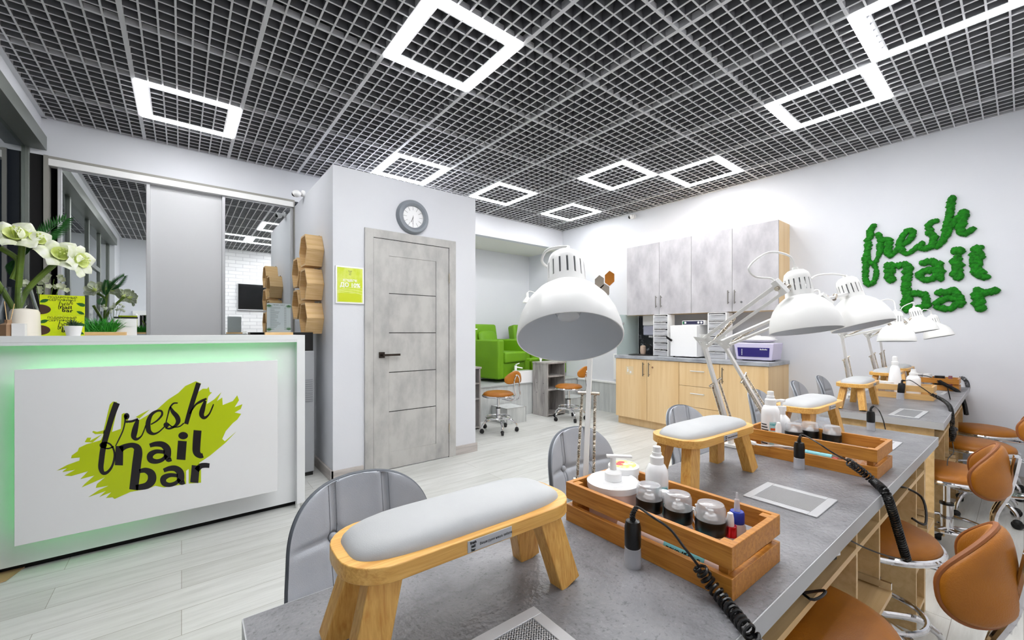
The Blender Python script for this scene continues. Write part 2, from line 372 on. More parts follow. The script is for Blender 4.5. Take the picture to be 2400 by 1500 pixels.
# platform with grey planks
M_plank = mat('pale_grey_planks', (204, 207, 206), .5, kind='wood', col2=(184, 188, 188), scale=(20, 20, 2), bump=.04)
m = MB(); m.box(2.32, XW, 4.55, 5.79, 0, .455); pf = S(m.build('floor', M_plank))
S(MB().box(2.32, XW, 4.53, 5.79, .455, .47).build('trim_2', mat('platform_edge', (170, 172, 172), .5)))
m = MB(); m.box(XW-.05, XW-.001, 3.42, 4.53, 0, .44); S(m.build('trim_3', M_plank))
S(MB().box(XW-.062, XW-.001, 3.42, 4.53, .44, .462).build('trim_4', M_white))
S(MB().box(2.32, XW, 5.775, 5.79, .47, .57).build('baseboard_alcove', M_skirt))
# ------------------------------------------------------------------ door in the cubicle
YB = 3.48
d = S(thing('door_1', None, None, (1.64, YB, 0)))
m = MB(); hw = .441; a = .365
m.box(-hw, -a-.003, -.018, 0, 0, 2.083); m.box(a+.003, hw, -.018, 0, 0, 2.083); m.box(-a-.003, a+.003, -.018, 0, 2.012, 2.083); m.build('door_frame', M_doorw, d, bevel=.001)
m = MB(); m.box(-a, -a+.135, -.012, -.001, .008, 2.007); m.box(a-.135, a, -.012, -.001, .008, 2.007); m.box(-a+.135, a-.135, -.012, -.001, 1.868, 2.007); m.box(-a+.135, a-.135, -.012, -.001, .008, .152)
z = [.152, .506, .85, 1.196, 1.54, 1.868]
for k in range(5): m.box(-a+.137, a-.137, -.007, -.001, z[k]+(.003 if k else 0), z[k+1]-(.003 if k < 4 else 0))
m.build('door_leaf', M_doorw, d, bevel=.001)
m = MB()
for k in (1, 2, 3, 4): m.box(-a+.136, a-.136, -.0075, -.001, z[k]-.003, z[k]+.003)
m.build('groove_strip', M_black, d)
MB().box(-a-.003, -a, -.013, -.001, 0, 2.012).box(-a, a, -.010, -.001, 2.007, 2.012).box(a, a+.003, -.01, -.001, 0, 2.012).build('door_gap', M_black, d)
h = MB().box(-.025, .025, -.022, -.012, -.025, .025).build('door_handle', mat('bronze', (66, 58, 54), .25, metal=.8), d, bevel=.002); h.location = (-.295, 0, 1.005)
h2 = MB().cyl((0, -.022, 0), (0, -.05, 0), .009).box(-.005, .15, -.06, -.045, -.009, .009).build('lever', MATS['bronze'], h, bevel=.001)
for zz in (1.72, .28):
    MB().cyl((a+.001, -.02, zz-.045), (a+.001, -.02, zz+.045), .006).build('hinge', M_steel, d)
# clock
c = thing('wall_clock', 'round grey rimmed wall clock with white face above the door', 'clock', (1.632, YB, 2.243))
MB().lathe([(.098, -.03), (.118, -.046), (.14, -.044), (.152, -.025), (.155, 0), (.09, 0)], axis=(0, 1, 0), seg=48).build('clock_rim', mat('clock_grey', (132, 138, 146), .3), c)
MB().cyl((0, 0, 0), (0, -.02, 0), .105, seg=48).build('clock_face', mat('clock_face', (240, 241, 243), .12, coat=.6), c)
m = MB()
for k in range(12):
    t = k*PI/6; m.bar((.06*math.sin(t), -.0215, .06*math.cos(t)), (.093*math.sin(t), -.0215, .093*math.cos(t)), .002, .001, (0, 1, 0))
m.build('hour_marks', M_inkp, c)
MB().bar((0, -.024, 0), (-.02, -.024, -.05), .003, .001, (0, 1, 0)).build('hour_hand', M_ink, c)
MB().bar((0, -.025, .012), (-.004, -.025, -.065), .002, .001, (0, 1, 0)).build('minute_hand', M_ink, c)
# poster
c = thing('framed_poster', 'small white framed lime green poster on the wall beside the door', 'poster', (1.078, YB, 1.588))
hx, hz = .113, .152
MB().box(-hx, hx, -.016, 0, -hz, hz).build('frame', M_white, c, bevel=.001)
M_post = mat('poster_print', (216, 226, 120), .3, kind='grad', col2=(190, 206, 20), scale=(0, 0, 3.5), lo=-.05, hi=.55)
MB().box(-hx+.012, hx-.012, -.0175, -.016, -hz+.012, hz-.012).build('print', mat('poster_yellow', (212, 222, 100), .3, kind='noise', col2=(196, 212, 40), scale=(14, 14, 9), lo=.4, hi=.6), c)
fm = lambda x, z, y=-.018: face_M((x, y, z), (1, 0, 0), (0, 0, 1))
text('КЭШБЭК', .026, fm(0, .036), M_white, c, bold=.0008); text('ДО 10%', .046, fm(0, -.002), M_white, c, bold=.0015)
text('fresh\nnail\nbar', .014, fm(0, .1), M_inkp, c)
m = MB()
for k in range(3):
    pts = [(-.1+.2*i/10, -.0182, -.05-.018*k+.03*math.sin(i/10*2.2+.3*k)) for i in range(11)]; m.tube(pts, .0016, 5)
m.build('printed_wave', mat('pale_lime', (238, 240, 170), .4), c)
MB().box(-.09, .09, -.0182, -.0176, -.136, -.07).build('printed_band', mat('deep_lime', (196, 208, 14), .4), c)
# security cameras
def camera(loc, lab, look):
    t = thing('security_camera', lab, 'camera', loc); look = Vector(look).normalized()
    q = -look
    MB().cyl((0, 0, 0), look*.02, .032, seg=20).build('mount', M_white, t)
    MB().cyl(look*.02, look*.05+Vector((0, 0, -.01)), .014).build('arm', M_white, t)
    c0 = look*.07+Vector((0, 0, -.015))
    MB().ball(c0, .04, 20, (1, 1, .85)).build('body', M_white, t)
    f = (look+Vector((0, 0, -.5))).normalized() if abs(look.x) < .5 else (look+Vector((0, .7, -.3))).normalized()
    MB().ball(c0+f*.02, .026, 16).build('lens', M_black, t)
camera((.948, 4.48, 2.575), 'white security camera beside the wardrobe top on the cubicle wall', (-1, -.2, 0))
camera((XW, 3.5, 2.86), 'white security camera on the right wall under the ceiling', (-1, 0, 0))
# wardrobe
M_grframe = mat('grey_wood_frame', (150, 148, 142), .5)
wd = thing('sliding_wardrobe', 'built-in wardrobe with two mirror doors around a plain white sliding door', 'wardrobe', (0, YN, 0))
m = MB(); m.box(-.86, -.835, -.02, .08, 0, 2.62); m.box(-.86, .947, -.012, .08, 2.6, 2.62); m.box(.985-.045, .947, -.02, .08, 0, 2.6); m.build('casing', M_grframe, wd)
MB().box(-.835, .94, -.01, .07, 2.545, 2.6).build('top_track', M_white, wd, bevel=.002)
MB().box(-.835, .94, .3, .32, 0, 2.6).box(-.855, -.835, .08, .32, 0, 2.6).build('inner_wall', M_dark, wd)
def sdoor(x0, x1, y, kind):
    fr = .026
    o = MB().box(x0, x0+fr, y-.012, y+.012, .02, 2.55).box(x1-fr, x1, y-.012, y+.012, .02, 2.55).box(x0+fr, x1-fr, y-.008, y+.008, 2.53, 2.55).box(x0+fr, x1-fr, y-.008, y+.008, .02, .04).build('sliding_door', M_alum if kind else M_alum, wd, bevel=.003)
    MB().box(x0+fr, x1-fr, y-.004, y+.004, .04, 2.53).build('mirror' if kind == 'm' else 'panel', M_mirror if kind == 'm' else mat('satin_white_door', (208, 209, 212), .35), o)
sdoor(-.79, -.222, .03, 'm'); sdoor(-.246, .335, .056, 'p'); sdoor(.31, .938, .03, 'm')
# hexagonal shelves on the cubicle side
def hexshelf(y, z, lab):
    t = thing('hexagonal_shelf', lab, 'shelf', (.948, y, z), 0, 'pine hexagon boxes on the cubicle side wall')
    R, T, D = .152, .014, .135; m = MB()
    o_ = [(R*math.cos(k*PI/3), R*math.sin(k*PI/3)) for k in range(6)]; i_ = [(p[0]*(1-T/R/.866), p[1]*(1-T/R/.866)) for p in o_]
    for k in range(6):
        k2 = (k+1) % 6; q = [o_[k], o_[k2], i_[k2], i_[k]]
        m.prism(q, lambda p: (-D, p[0], p[1]), lambda p: (-.002, p[0], p[1]))
    m.build('box', M_hexw, t)
    MB().cyl((-.004, .0, R*.866), (-.004, .0, R*.866+.018), .006, seg=8).build('hanger', M_steel, t)
    return t
hexshelf(3.88, 1.9, 'top near pine hexagon shelf, highest of the column closest to the door')
hexshelf(3.88, 1.61, 'middle near pine hexagon shelf, between two others in the column closest to the door')
hexshelf(3.88, 1.32, 'lowest near pine hexagon shelf with a dark knot, beside the desk corner')
hexshelf(4.19, 1.745, 'upper far pine hexagon shelf, set back beside the wardrobe mirror')
hexshelf(4.19, 1.455, 'lower far pine hexagon shelf, set back beside the wardrobe mirror')
MB().ball((.948-.136+.136, 0, 0), .001, 6).bm.free()
c = thing('paper_cup', 'green and brown takeaway cup on an upper hexagon shelf', 'cup', (.87, 4.12, 1.6095+.0))
MB().lathe([(0, 0), (.026, 0), (.034, .075), (.0, .075)], seg=20).build('cup', mat('cup_green', (70, 150, 60), .5), c)
MB().lathe([(.0345, .055), (.036, .075), (.036, .08), (0, .082)], seg=20).build('lid', mat('cup_brown', (90, 62, 50), .5), c)
c.location.z = 1.745-.118
# grey cabinet and bottle between desk and cubicle
c = thing('water_cooler', 'grey metal cooler cabinet with side louvres beside the cubicle', 'cooler', (.75, 3.9, 0))
MB().box(-.125, .125, -.15, .15, .03, 1.045).build('body', mat('cooler_grey', (170, 173, 177), .35), c, bevel=.008)
MB().box(-.115, .115, -.14, .14, 0, .03).build('plinth', M_black, c)
m = MB()
for k in range(11): m.box(.055, .11, -.154, -.148, .62+k*.018, .626+k*.018)
m.build('louvres', mat('cooler_slot', (140, 143, 147), .5), c)
MB().box(-.1, .12, -.12, .12, 1.045, 1.2).build('collar', M_black, c)
# ------------------------------------------------------------------ reception desk
M_desk = mat('desk_white', (222, 224, 226), .3, kind='noise', col2=(226, 228, 230), scale=(2, 2, 2))
M_strip = mat('green_led', (90, 255, 125), .5, emis=GREEN_E)
dk = thing('reception_desk', 'white reception desk with a green glow behind its logo panel', 'desk', (0, 3.09, 0))
m = MB(); m.box(-.86, .66, 0, .55, 1.149, 1.182); m.box(.61, .66, 0, .55, .035, 1.149); m.build('carcass', M_desk, dk, bevel=.001)
MB().box(-.86, .61, .06, .08, .035, 1.149).build('front_board', M_desk, dk)
MB().box(-.86, .645, .1, .5, 0, .035).build('plinth', M_dark, dk)
MB().cyl((.62, .03, 0), (.62, .03, .035), .014).build('foot', M_white, dk)
lp = MB().box(-.627, .487, -.05, -.03, .17, 1.02).build('logo_panel', mat('panel_white', (228, 229, 231), .25, coat=.2), dk, bevel=.001)
MB().box(-.54, .40, -.03, .06, .26, .93).build('panel_spacer', M_desk, dk)
m = MB(); m.box(-.60, .47, -.029, -.024, .98, .995); m.box(-.60, -.585, -.029, -.024, .2, .98); m.box(-.585, -.1, -.029, -.024, .2, .207); m.build('led_strip', M_strip, dk)
MB().box(-.86, .6, .028, .036, 1.144, 1.148).build('led_strip', mat('green_led_dim', (80, 255, 115), .5, emis=GREEN_E*.35), dk)
MB().box(-.86, .61, .001, .012, 1.134, 1.149).build('lip', M_desk, dk)
# --- the logo: strokes traced from the photograph, carried onto the panel plane
LY = 3.09-.05
def lg(p): q = PY(120+p[0]/4.839, 880+p[1]/4.839, LY); return (q.x, q.z)
def ribbon(pts, k=5):
    """pts (x, y, half width) in crop pixels -> outline polygon on the panel"""
    P3 = catmull([Vector((a, b, c)) for a, b, c in pts], k); n = len(P3); Lf, Rt = [], []
    for i, p in enumerate(P3):
        t = (P3[min(i+1, n-1)]-P3[max(i-1, 0)]); t.z = 0; t.normalize(); nn = Vector((-t.y, t.x, 0))
        Lf.append((p.x+nn.x*p.z, p.y+nn.y*p.z)); Rt.append((p.x-nn.x*p.z, p.y-nn.y*p.z))
    return Lf, Rt
S_FRESH = [
 [(745,310,36),(700,430,34),(660,560,32),(620,700,32),(590,820,32),(572,950,32),(565,1050,30),(590,1105,22),(640,1095,16),(690,1030,13),(718,930,12),(712,850,11),(680,790,10),(640,765,9),(600,758,9)],
 [(600,820,8),(650,828,8),(710,805,8)],
 [(730,800,6),(780,700,8),(815,620,8),(835,540,8),(843,480,14),(852,450,22)],
 [(845,525,12),(920,518,13),(985,492,11)],[(985,500,14),(965,560,28),(945,640,34),(938,695,30),(970,722,16),(1020,690,8),(1050,630,7),(1072,565,6)],
 [(1130,555,7),(1200,512,9),(1255,450,12),(1250,405,12),(1200,402,12),(1140,440,18),(1105,510,26),(1098,580,29),(1112,635,26),(1160,662,14),(1220,640,8),(1285,580,7)],
 [(1435,312,7),(1385,318,9),(1345,370,9),(1320,460,7),(1303,530,7)],[(1350,355,10),(1378,410,22),(1425,465,28),(1440,520,26),(1405,572,15),(1340,602,11),(1295,590,10)],
 [(1330,548,6),(1375,582,7),(1450,580,7),(1505,540,7)],
 [(1672,85,28),(1635,200,27),(1603,300,27),(1567,420,26),(1530,550,24)],[(1570,435,8),(1635,335,10),(1700,292,15),(1762,262,10)],
 [(1748,285,14),(1718,380,28),(1705,445,27),(1738,480,17),(1790,440,9),(1828,360,8),(1840,325,6)]]
S_NAIL = [
 [(775,800,44),(772,900,45),(768,1018,46)],[(785,835,38),(840,805,30),(920,790,28),(975,820,42),(985,880,50),(972,980,51),(955,1130,51),(935,1295,50)],
 [(1118,795,22),(1180,778,28),(1260,782,34),(1312,830,42),(1318,900,42),(1325,955,26),(1365,950,20)],[(1285,868,20),(1190,862,24),(1125,900,34),(1128,955,34),(1190,975,26),(1260,955,22),(1310,905,20)],
 [(1488,742,50),(1472,955,50)],[(1660,622,45),(1648,780,45),(1650,870,42),(1690,910,30),(1722,905,26)],
 [(1000,1085,22),(1070,1075,30),(1135,1115,46),(1140,1190,48),(1080,1250,38),(960,1270,30)],
 [(1275,1078,22),(1340,1055,28),(1410,1055,34),(1462,1100,42),(1468,1180,42),(1478,1215,26),(1515,1210,20)],[(1435,1135,20),(1345,1130,24),(1275,1165,34),(1280,1220,32),(1340,1240,24),(1410,1220,22),(1458,1175,20)],
 [(1640,1020,46),(1622,1215,46)],[(1650,1075,30),(1690,1030,30),(1740,1018,28),(1795,1022,26)]]
BLOBS = [(590,790,42,34),(856,462,32,36),(1306,560,32,30),(1497,682,55,42)]
SPLASH = [[(60,1080),(180,1015),(320,965),(325,930),(225,938),(235,905),(300,860),(315,820),(400,780),(560,735),(585,690),(600,600),(640,430),(665,330),(700,295),(745,300),(740,420),(690,640),(790,605),(800,440),(825,425),(880,440),(870,545),(930,500),(1010,500),(1200,385),(1330,270),(1440,200),(1520,120),(1640,65),(1700,90),(1660,190),(1720,150),(1770,150),(1785,125),(1800,190),(1825,190),(1780,240),(1765,325),(1850,270),(1930,190),(1880,290),(1940,250),(1945,335),(2060,290),(2110,225),(2130,280),(2080,360),(2170,325),(2150,380),(2080,420),(2155,435),(2110,500),(2060,540),(1980,630),(1940,720),(1970,745),(2100,635),(1975,765),(1800,910),(1680,990),(1700,1060),(1700,1215),(1560,1225),(1560,1060),(1530,1080),(1530,1230),(1280,1270),(1180,1250),(1100,1285),(900,1320),(720,1400),(695,1380),(620,1390),(680,1325),(600,1355),(545,1378),(620,1310),(420,1380),(540,1300),(650,1250),(505,1275),(520,1230),(610,1155),(345,1270),(380,1230),(490,1135),(330,1175),(420,1085),(230,1140),(150,1135),(270,1070),(125,1095),(180,1050)],
 [(465,640),(480,628),(520,640),(600,620),(690,600),(600,660),(500,665)],[(380,755),(410,705),(455,705),(440,740),(580,665),(470,760)],[(960,470),(1020,435),(1120,385),(1000,490)]]
def logo(M, mk, mg, parent, th=.0007, splash=True, name='logo', kx=1):
    """M maps (x, y) logo metres on the desk panel, centred at the logo, into the parent's space"""
    c0 = lg((1150, 720))
    def F(h): return lambda p: M @ Vector((lg(p)[0]-c0[0], lg(p)[1]-c0[1], h))
    def R(m, pts, h0, h1):
        Lf, Rt = ribbon(pts)
        for i in range(len(Lf)-1): m.prism([Lf[i], Lf[i+1], Rt[i+1], Rt[i]], F(h1), F(h0))
    if splash:
        m = MB()
        for p in SPLASH: m.prism(p, F(th), F(0))
        m.build('brush_splash', mg, parent)
    m = MB()
    for s_ in S_FRESH: R(m, s_, 0, th*2)
    for x, y, a, b in BLOBS[:3]: m.prism([(x+a*math.cos(t*PI/12), y+b*math.sin(t*PI/12)) for t in range(24)], F(th*2), F(0))
    m.build('script_lettering', mk, parent)
    m = MB()
    for s_ in S_NAIL: R(m, s_, 0, th*2)
    x, y, a, b = BLOBS[3]; m.prism([(x+a*math.cos(t*PI/12), y+b*math.sin(t*PI/12)) for t in range(24)], F(th*2), F(0))
    m.build('bold_lettering', mk, parent)
c0 = lg((1150, 720)); logo(face_M((c0[0], -.0502, c0[1]), (1, 0, 0), (0, 0, 1)), M_ink, M_lime, lp)
# ------------------------------------------------------------------ things on the desk
DZ = 1.182
def amaryllis(loc, lab, heads, stems, leaves, rz=0):
    t = thing('flower_vase', lab, 'vase', loc, rz)
    MB().lathe([(0, 0), (.05, 0), (.075, .05), (.078, .12), (.06, .2), (.05, .255), (.047, .255), (.057, .2), (.074, .12), (.071, .055), (.045, .008), (0, .008)], seg=28).build('glass_vase', M_clear, t)
    for s_ in stems: MB().tube(s_, [.011, .014], 10, smooth=5).build('stem', M_stem, t)
    for c, ax, r in heads:
        h = MB()
        A = Vector(ax).normalized(); q = Vector((0, 0, 1)).rotation_difference(A); c = Vector(c)
        fl = None
        for k in range(6):
            an = k*PI/3+.3; rr = r*(1 if k % 2 else .9)
            def fn(a, b, hh, an=an, rr=rr):
                s_ = (a+1)/2; wv = .42*rr*math.sin(PI*min(1, .12+s_*.84))**.7*b
                rad = rr*(.1+.95*s_); zz = rr*(.75*s_**.6-.35*s_**3)+.06*rr*math.sin(9*s_+b*3+k)*s_-.25*rr*b*b*(1-s_)
                p = Vector((rad*math.cos(an)-wv*math.sin(an), rad*math.sin(an)+wv*math.cos(an), zz+hh*.0012))
                return c+q @ p
            h.pillow(fn, 4, 18, 2, 1)
        fl = h.build('flower', M_petal, t, sharp=60)
        h = MB(); h.lathe([(0, -.02), (.012, -.01), (r*.3, r*.30), (r*.42, r*.50), (r*.36, r*.47), (r*.2, r*.3), (0, r*.05)], c, A, 12)
        h.build('throat', M_petalg, fl)
        h = MB()
        for k in range(6):
            an = k*PI/3; p = c+q @ Vector((r*.16*math.cos(an), r*.16*math.sin(an), r*.75)); h.tube([c, p], .0015, 5).ball(p, .005, 6)
        h.build('stamens', M_petalg, fl)
    for base, tip, wd_ in leaves:
        base, tip = Vector(base), Vector(tip); ax = (tip-base); h = MB(); h.tube([base, base+ax*.5+Vector((0, 0, .01)), tip], [.003, .001], 5)
        side = ax.cross(Vector((.3, 1, 0))).normalized(); n = 15
        for i in range(n):
            f_ = .15+.82*i/n; p = base+ax*f_
            for sg in (-1, 1):
                e = p+side*sg*wd_*math.sin(PI*min(.97, f_*.85+.1))+ax*.28*(1-f_*.4); d_ = (e-p); nn = d_.cross(ax).normalized(); s2 = d_.cross(nn).normalized()*.006
                mid = p+d_*.45+nn*.004
                a_, b_, c_, d2 = h.v(p), h.v(mid+s2), h.v(e), h.v(mid-s2); h.f([a_, b_, c_]); h.f([a_, c_, d2])
        h.build('palm_leaf', M_leaf, t, sharp=80)
    return t
amaryllis((-.68, 3.36, DZ), 'clear glass vase of white amaryllis flowers and palm leaves at the left desk end',
  [((.0, -.04, .50), (.15, -.75, .65), .11), ((.05, -.02, .50), (.6, -.6, .5), .09), ((-.08, -.02, .49), (-.5, -.6, .4), .10), ((.15, -.02, .43), (.35, -.8, .4), .10), ((.20, .0, .42), (.9, -.5, .1), .10)],
  [[(.01, 0, .02), (.0, 0, .2), (.02, -.02, .50)], [(-.02, .01, .02), (.03, 0, .24), (.16, -.01, .43)], [(.03, 0, .02), (-.03, .0, .18), (-.09, 0, .32)], [(-.02, 0, .3), (0, 0, .4), (-.06, -.01, .46)]],
  [((.02, .04, .46), (.17, .06, .67), .06), ((-.01, .03, .42), (-.03, .06, .33), .04), ((.01, .04, .40), (.02, .06, .60), .045)])
# candle
c = thing('pillar_candle', 'large cream tapered pillar candle at the left desk end', 'candle', (-.625, 3.2, DZ))
MB().lathe([(0, 0), (.056, 0), (.052, .12), (.045, .135), (0, .142)], seg=32).build('wax', mat('cream_wax', (236, 230, 218), .5), c)
MB().tube([(0, 0, .14), (.003, 0, .15), (.008, 0, .155)], .0015, 6).build('wick', M_white, c)
c = thing('reed_diffuser', 'amber reed diffuser bottle with thin sticks at the left picture edge', 'diffuser', (-.665, 3.13, DZ))
MB().lathe([(0, 0), (.03, 0), (.03, .055), (.012, .065), (.012, .08), (0, .08)], seg=4).build('bottle', mat('amber_liquid', (214, 176, 140), .1, trans=.5), c)
for q in ((.02, .13), (-.012, .14)): MB().tube([(0, 0, .03), (q[0], 0, .03+q[1])], .0017, 6).build('reed', M_hexw, c)
c = thing('candle_box', 'small plain white box in front of the cream candle', 'box', (-.628, 3.125, DZ)); MB().box(-.022, .022, -.02, .02, 0, .062).build('carton', M_white, c, bevel=.001)
# white orchid behind
def orchid(loc, lab):
    t = thing('orchid_spray', lab, 'flower', loc)
    MB().lathe([(0, 0), (.035, 0), (.045, .07), (.04, .07), (0, .06)], seg=20).build('pot', M_white, t)
    h = MB(); g = MB(); random.seed(3)
    for k in range(5):
        tip = Vector((-.07+.035*k, random.uniform(-.02, .02), .30+random.uniform(-.03, .03))); g.tube([(0, 0, .06), tip*.6+Vector((0, 0, .02)), tip], .002, 5, smooth=3)
        for j in range(5):
            c = tip+Vector((random.uniform(-.03, .03), random.uniform(-.03, .03), random.uniform(-.06, .02)))
            for i in range(5):
                an = i*2*PI/5+j; d_ = Vector((math.cos(an), -.4, math.sin(an)))*.016; s2 = Vector((-math.sin(an), 0, math.cos(an)))*.007
                a_, b_, c_, d2 = h.v(c), h.v(c+d_*.6+s2), h.v(c+d_), h.v(c+d_*.6-s2); h.f([a_, b_, c_, d2])
    g.build('stems', M_stem, t); h.build('blossoms', M_petal, t)
orchid((-.60, 3.44, DZ), 'small white orchid sprays behind the lime gift certificates')
# certificates
def cert(z, lab, top):
    t = thing('gift_certificate', lab, 'card', (-.497, 3.22+(.012 if top else 0), DZ+z), 0, 'two lime gift certificates in a clear stand')
    hx = .083; H = .108
    MB().box(-hx, hx, -.001, .001, 0, H).build('card', mat('certificate_lime', (196, 220, 10), .35, kind='noise', col2=(226, 236, 20), scale=(10, 10, 10)), t)
    fm = face_M((.0, -.0015, .088), (1, 0, 0), (0, 0, 1)); text('ПОДАРОЧНЫЙ\nСЕРТИФИКАТ', .0145, fm, mat('dark_green_print', (38, 66, 20), .5), t, depth=.0002, bold=.0002)
    logo(face_M((.008, -.0015, .05), (1, 0, 0), (0, 0, 1)) @ Matrix.Scale(.115, 4), M_ink, M_lime, t, .001, False)
    m = MB()
    for sx, sy, r in ((-.068, .075, .02), (.07, .06, .022), (-.072, .012, .016), (.066, .016, .018)):
        ca_, sa_ = math.cos(sx*40), math.sin(sx*40); lf = [(-1, 0), (-.5, .35), (0, .45), (.5, .3), (1, 0), (.5, -.3), (0, -.45), (-.5, -.35)]
        m.prism([(sx+r*(a*ca_-b2*sa_), sy+r*(a*sa_+b2*ca_)) for a, b2 in lf], lambda p: (max(-hx, min(hx, p[0])), -.0013, p[1]), lambda p: (max(-hx, min(hx, p[0])), -.001, p[1]))
    m.build('printed_leaves', mat('leaf_print', (30, 92, 34), .5), t)
    MB().prism([(-.083+.04*math.cos(a*PI/16-PI/2), .03+.026*math.sin(a*PI/16-PI/2)) for a in range(17)], lambda p: (p[0], -.0016, p[1]), lambda p: (p[0], -.001, p[1])).build('printed_hand', mat('brown_print', (70, 44, 34), .5), t)
cert(.109, 'upper of the two stacked lime gift certificates with dark green print', True)
cert(0, 'lower lime gift certificate, half hidden by the succulent pot', False)
# succulent
c = thing('potted_succulent', 'small spiky succulent in a white pot before the lime certificates', 'plant', (-.445, 3.14, DZ))
MB().lathe([(0, 0), (.026, 0), (.036, .052), (.033, .052), (.03, .045), (0, .045)], seg=24).build('pot', M_white, c)
m = MB(); random.seed(5)
for k in range(26):
    an = k*2.4; el = .35+1.1*(k/26); L_ = .034+.012*random.random(); d_ = Vector((math.cos(an)*math.cos(el), math.sin(an)*math.cos(el), math.sin(el)))
    m.tube([Vector((0, 0, .046)), Vector((0, 0, .048))+d_*L_*.5, Vector((0, 0, .048))+d_*L_], [.0055, .0005], 5)
m.build('leaves', mat('succulent_green', (46, 72, 48), .5), c)
# artificial grass in a wooden tray
c = thing('grass_planter', 'bright green grass tuft in a wooden tray next to the wardrobe door', 'plant', (-.375, 3.46, DZ))
MB().box(-.11, .11, -.04, .04, 0, .02).build('tray', M_hexw, c, bevel=.001)
m = MB(); random.seed(9)
for k in range(300):
    an = random.uniform(0, 2*PI); r = random.random(); p = Vector((random.uniform(-.06, .06), random.uniform(-.02, .02), .018)); d_ = Vector((math.cos(an)*.09*r+p.x*.6, math.sin(an)*.04*r, .045+.065*random.random()*(1-.5*r))); s2 = Vector((.0013, .001, 0))
    q = p+d_*.6+Vector((0, 0, .012)); e = p+d_+Vector((d_.x*.4, 0, -.02*r)); a_, b_, c_, d2, e_ = m.v(p-s2), m.v(p+s2), m.v(q+s2), m.v(q-s2), m.v(e); m.f([a_, b_, c_, d2]); m.f([d2, c_, e_])
g = m.build('grass_blades', mat('grass_green', (44, 140, 36), .5), c, sharp=80); g['kind'] = 'stuff'
# price list stand
c = thing('price_list_stand', 'clear price list stand on a wooden foot at the right end of the desk', 'sign', (.545, 3.35, DZ))
c.scale = (1.3, 1, 1.35)
MB().box(-.068, .068, -.018, .018, 0, .014).build('wooden_foot', M_hexw, c, bevel=.001)
MB().box(-.06, .06, -.003, .003, .012, .17).build('acrylic_sheet', M_clear, c)
MB().box(-.058, .058, -.001, .001, .014, .168).build('price_sheet', mat('price_sheet', (206, 214, 214), .3), c)
fm = face_M((0, -.0034, .158), (1, 0, 0), (0, 0, 1)); text('ПРАЙС-ЛИСТ', .009, fm, M_inkp, c, depth=.0001)
m = MB(); random.seed(2)
for k in range(22):
    z = .145-.0056*k; m.box(-.042, -.042+random.uniform(.018, .05), -.0037, -.0034, z, z+.0016); m.box(.025, .036, -.0037, -.0034, z, z+.0016)
m.build('printed_lines', mat('faint_ink', (130, 140, 140), .6), c)
m = MB()
for cx, cz, sg in ((.05, .025, 1), (-.05, .022, 1), (.05, .16, -1), (-.05, .16, -1)):
    for k in range(7):
        an = math.radians(30+20*k)*sg; d_ = Vector((math.cos(an), 0, math.sin(an)))*.02; s2 = Vector((-math.sin(an), 0, math.cos(an)))*.0015; p = Vector((cx*.95, -.0038, cz))
        a_, b_, e_, d2 = m.v(p), m.v(p+d_*.5+s2), m.v(p+d_), m.v(p+d_*.5-s2); m.f([a_, b_, e_, d2])
m.build('printed_palm', M_leaf, c, sharp=80)
# small card display and shell dish seen in the mirror
c = thing('card_display', 'small white tabletop display with a dark top rail, behind the desk plants', 'display', (-.27, 3.5, DZ))
MB().box(-.05, .05, -.012, .012, 0, .105).build('board', M_white, c, bevel=.001); MB().box(-.055, .055, -.015, .015, .105, .114).build('rail', M_black, c)
c = thing('cardboard_scrap', 'brown cardboard scrap sticking out under the left end of the desk', 'cardboard', (-.72, 3.1, 0)); m = MB(); m.plate([(-.12, .1), (.1, .1), (.06, -.03), (.0, -.05), (-.12, -.06)], .002, .006); m.build('cardboard', mat('cardboard', (170, 140, 100), .8), c)
# ------------------------------------------------------------------ near side of the room, seen only in the mirrors
c = thing('television', 'black flat television on the white brick wall, seen in the wardrobe mirror', 'television', (1.40, YS+.002, 1.94))
MB().box(-.5, .5, 0, .04, -.28, .28).build('casing', M_alum, c, bevel=.003); MB().box(-.485, .485, .04, .043, -.255, .27).build('screen', mat('tv_screen', (10, 10, 11), .1), c)
c = thing('vanity_mirror', 'dressing mirror with round bulbs on the near wall, seen in the wardrobe mirror', 'mirror', (-.35, YS+.002, 1.4))
MB().box(-.35, .35, 0, .04, -.45, .2).build('frame', M_white, c, bevel=.003); MB().box(-.25, .25, .04, .043, -.4, .12).build('glass', M_mirror, c)
for k in range(5):
    for sx in (-.3, .3): MB().ball((sx, .06, -.38+k*.125), .025, 12).build('bulb', mat('frosted_bulb', (240, 240, 238), .3), c)
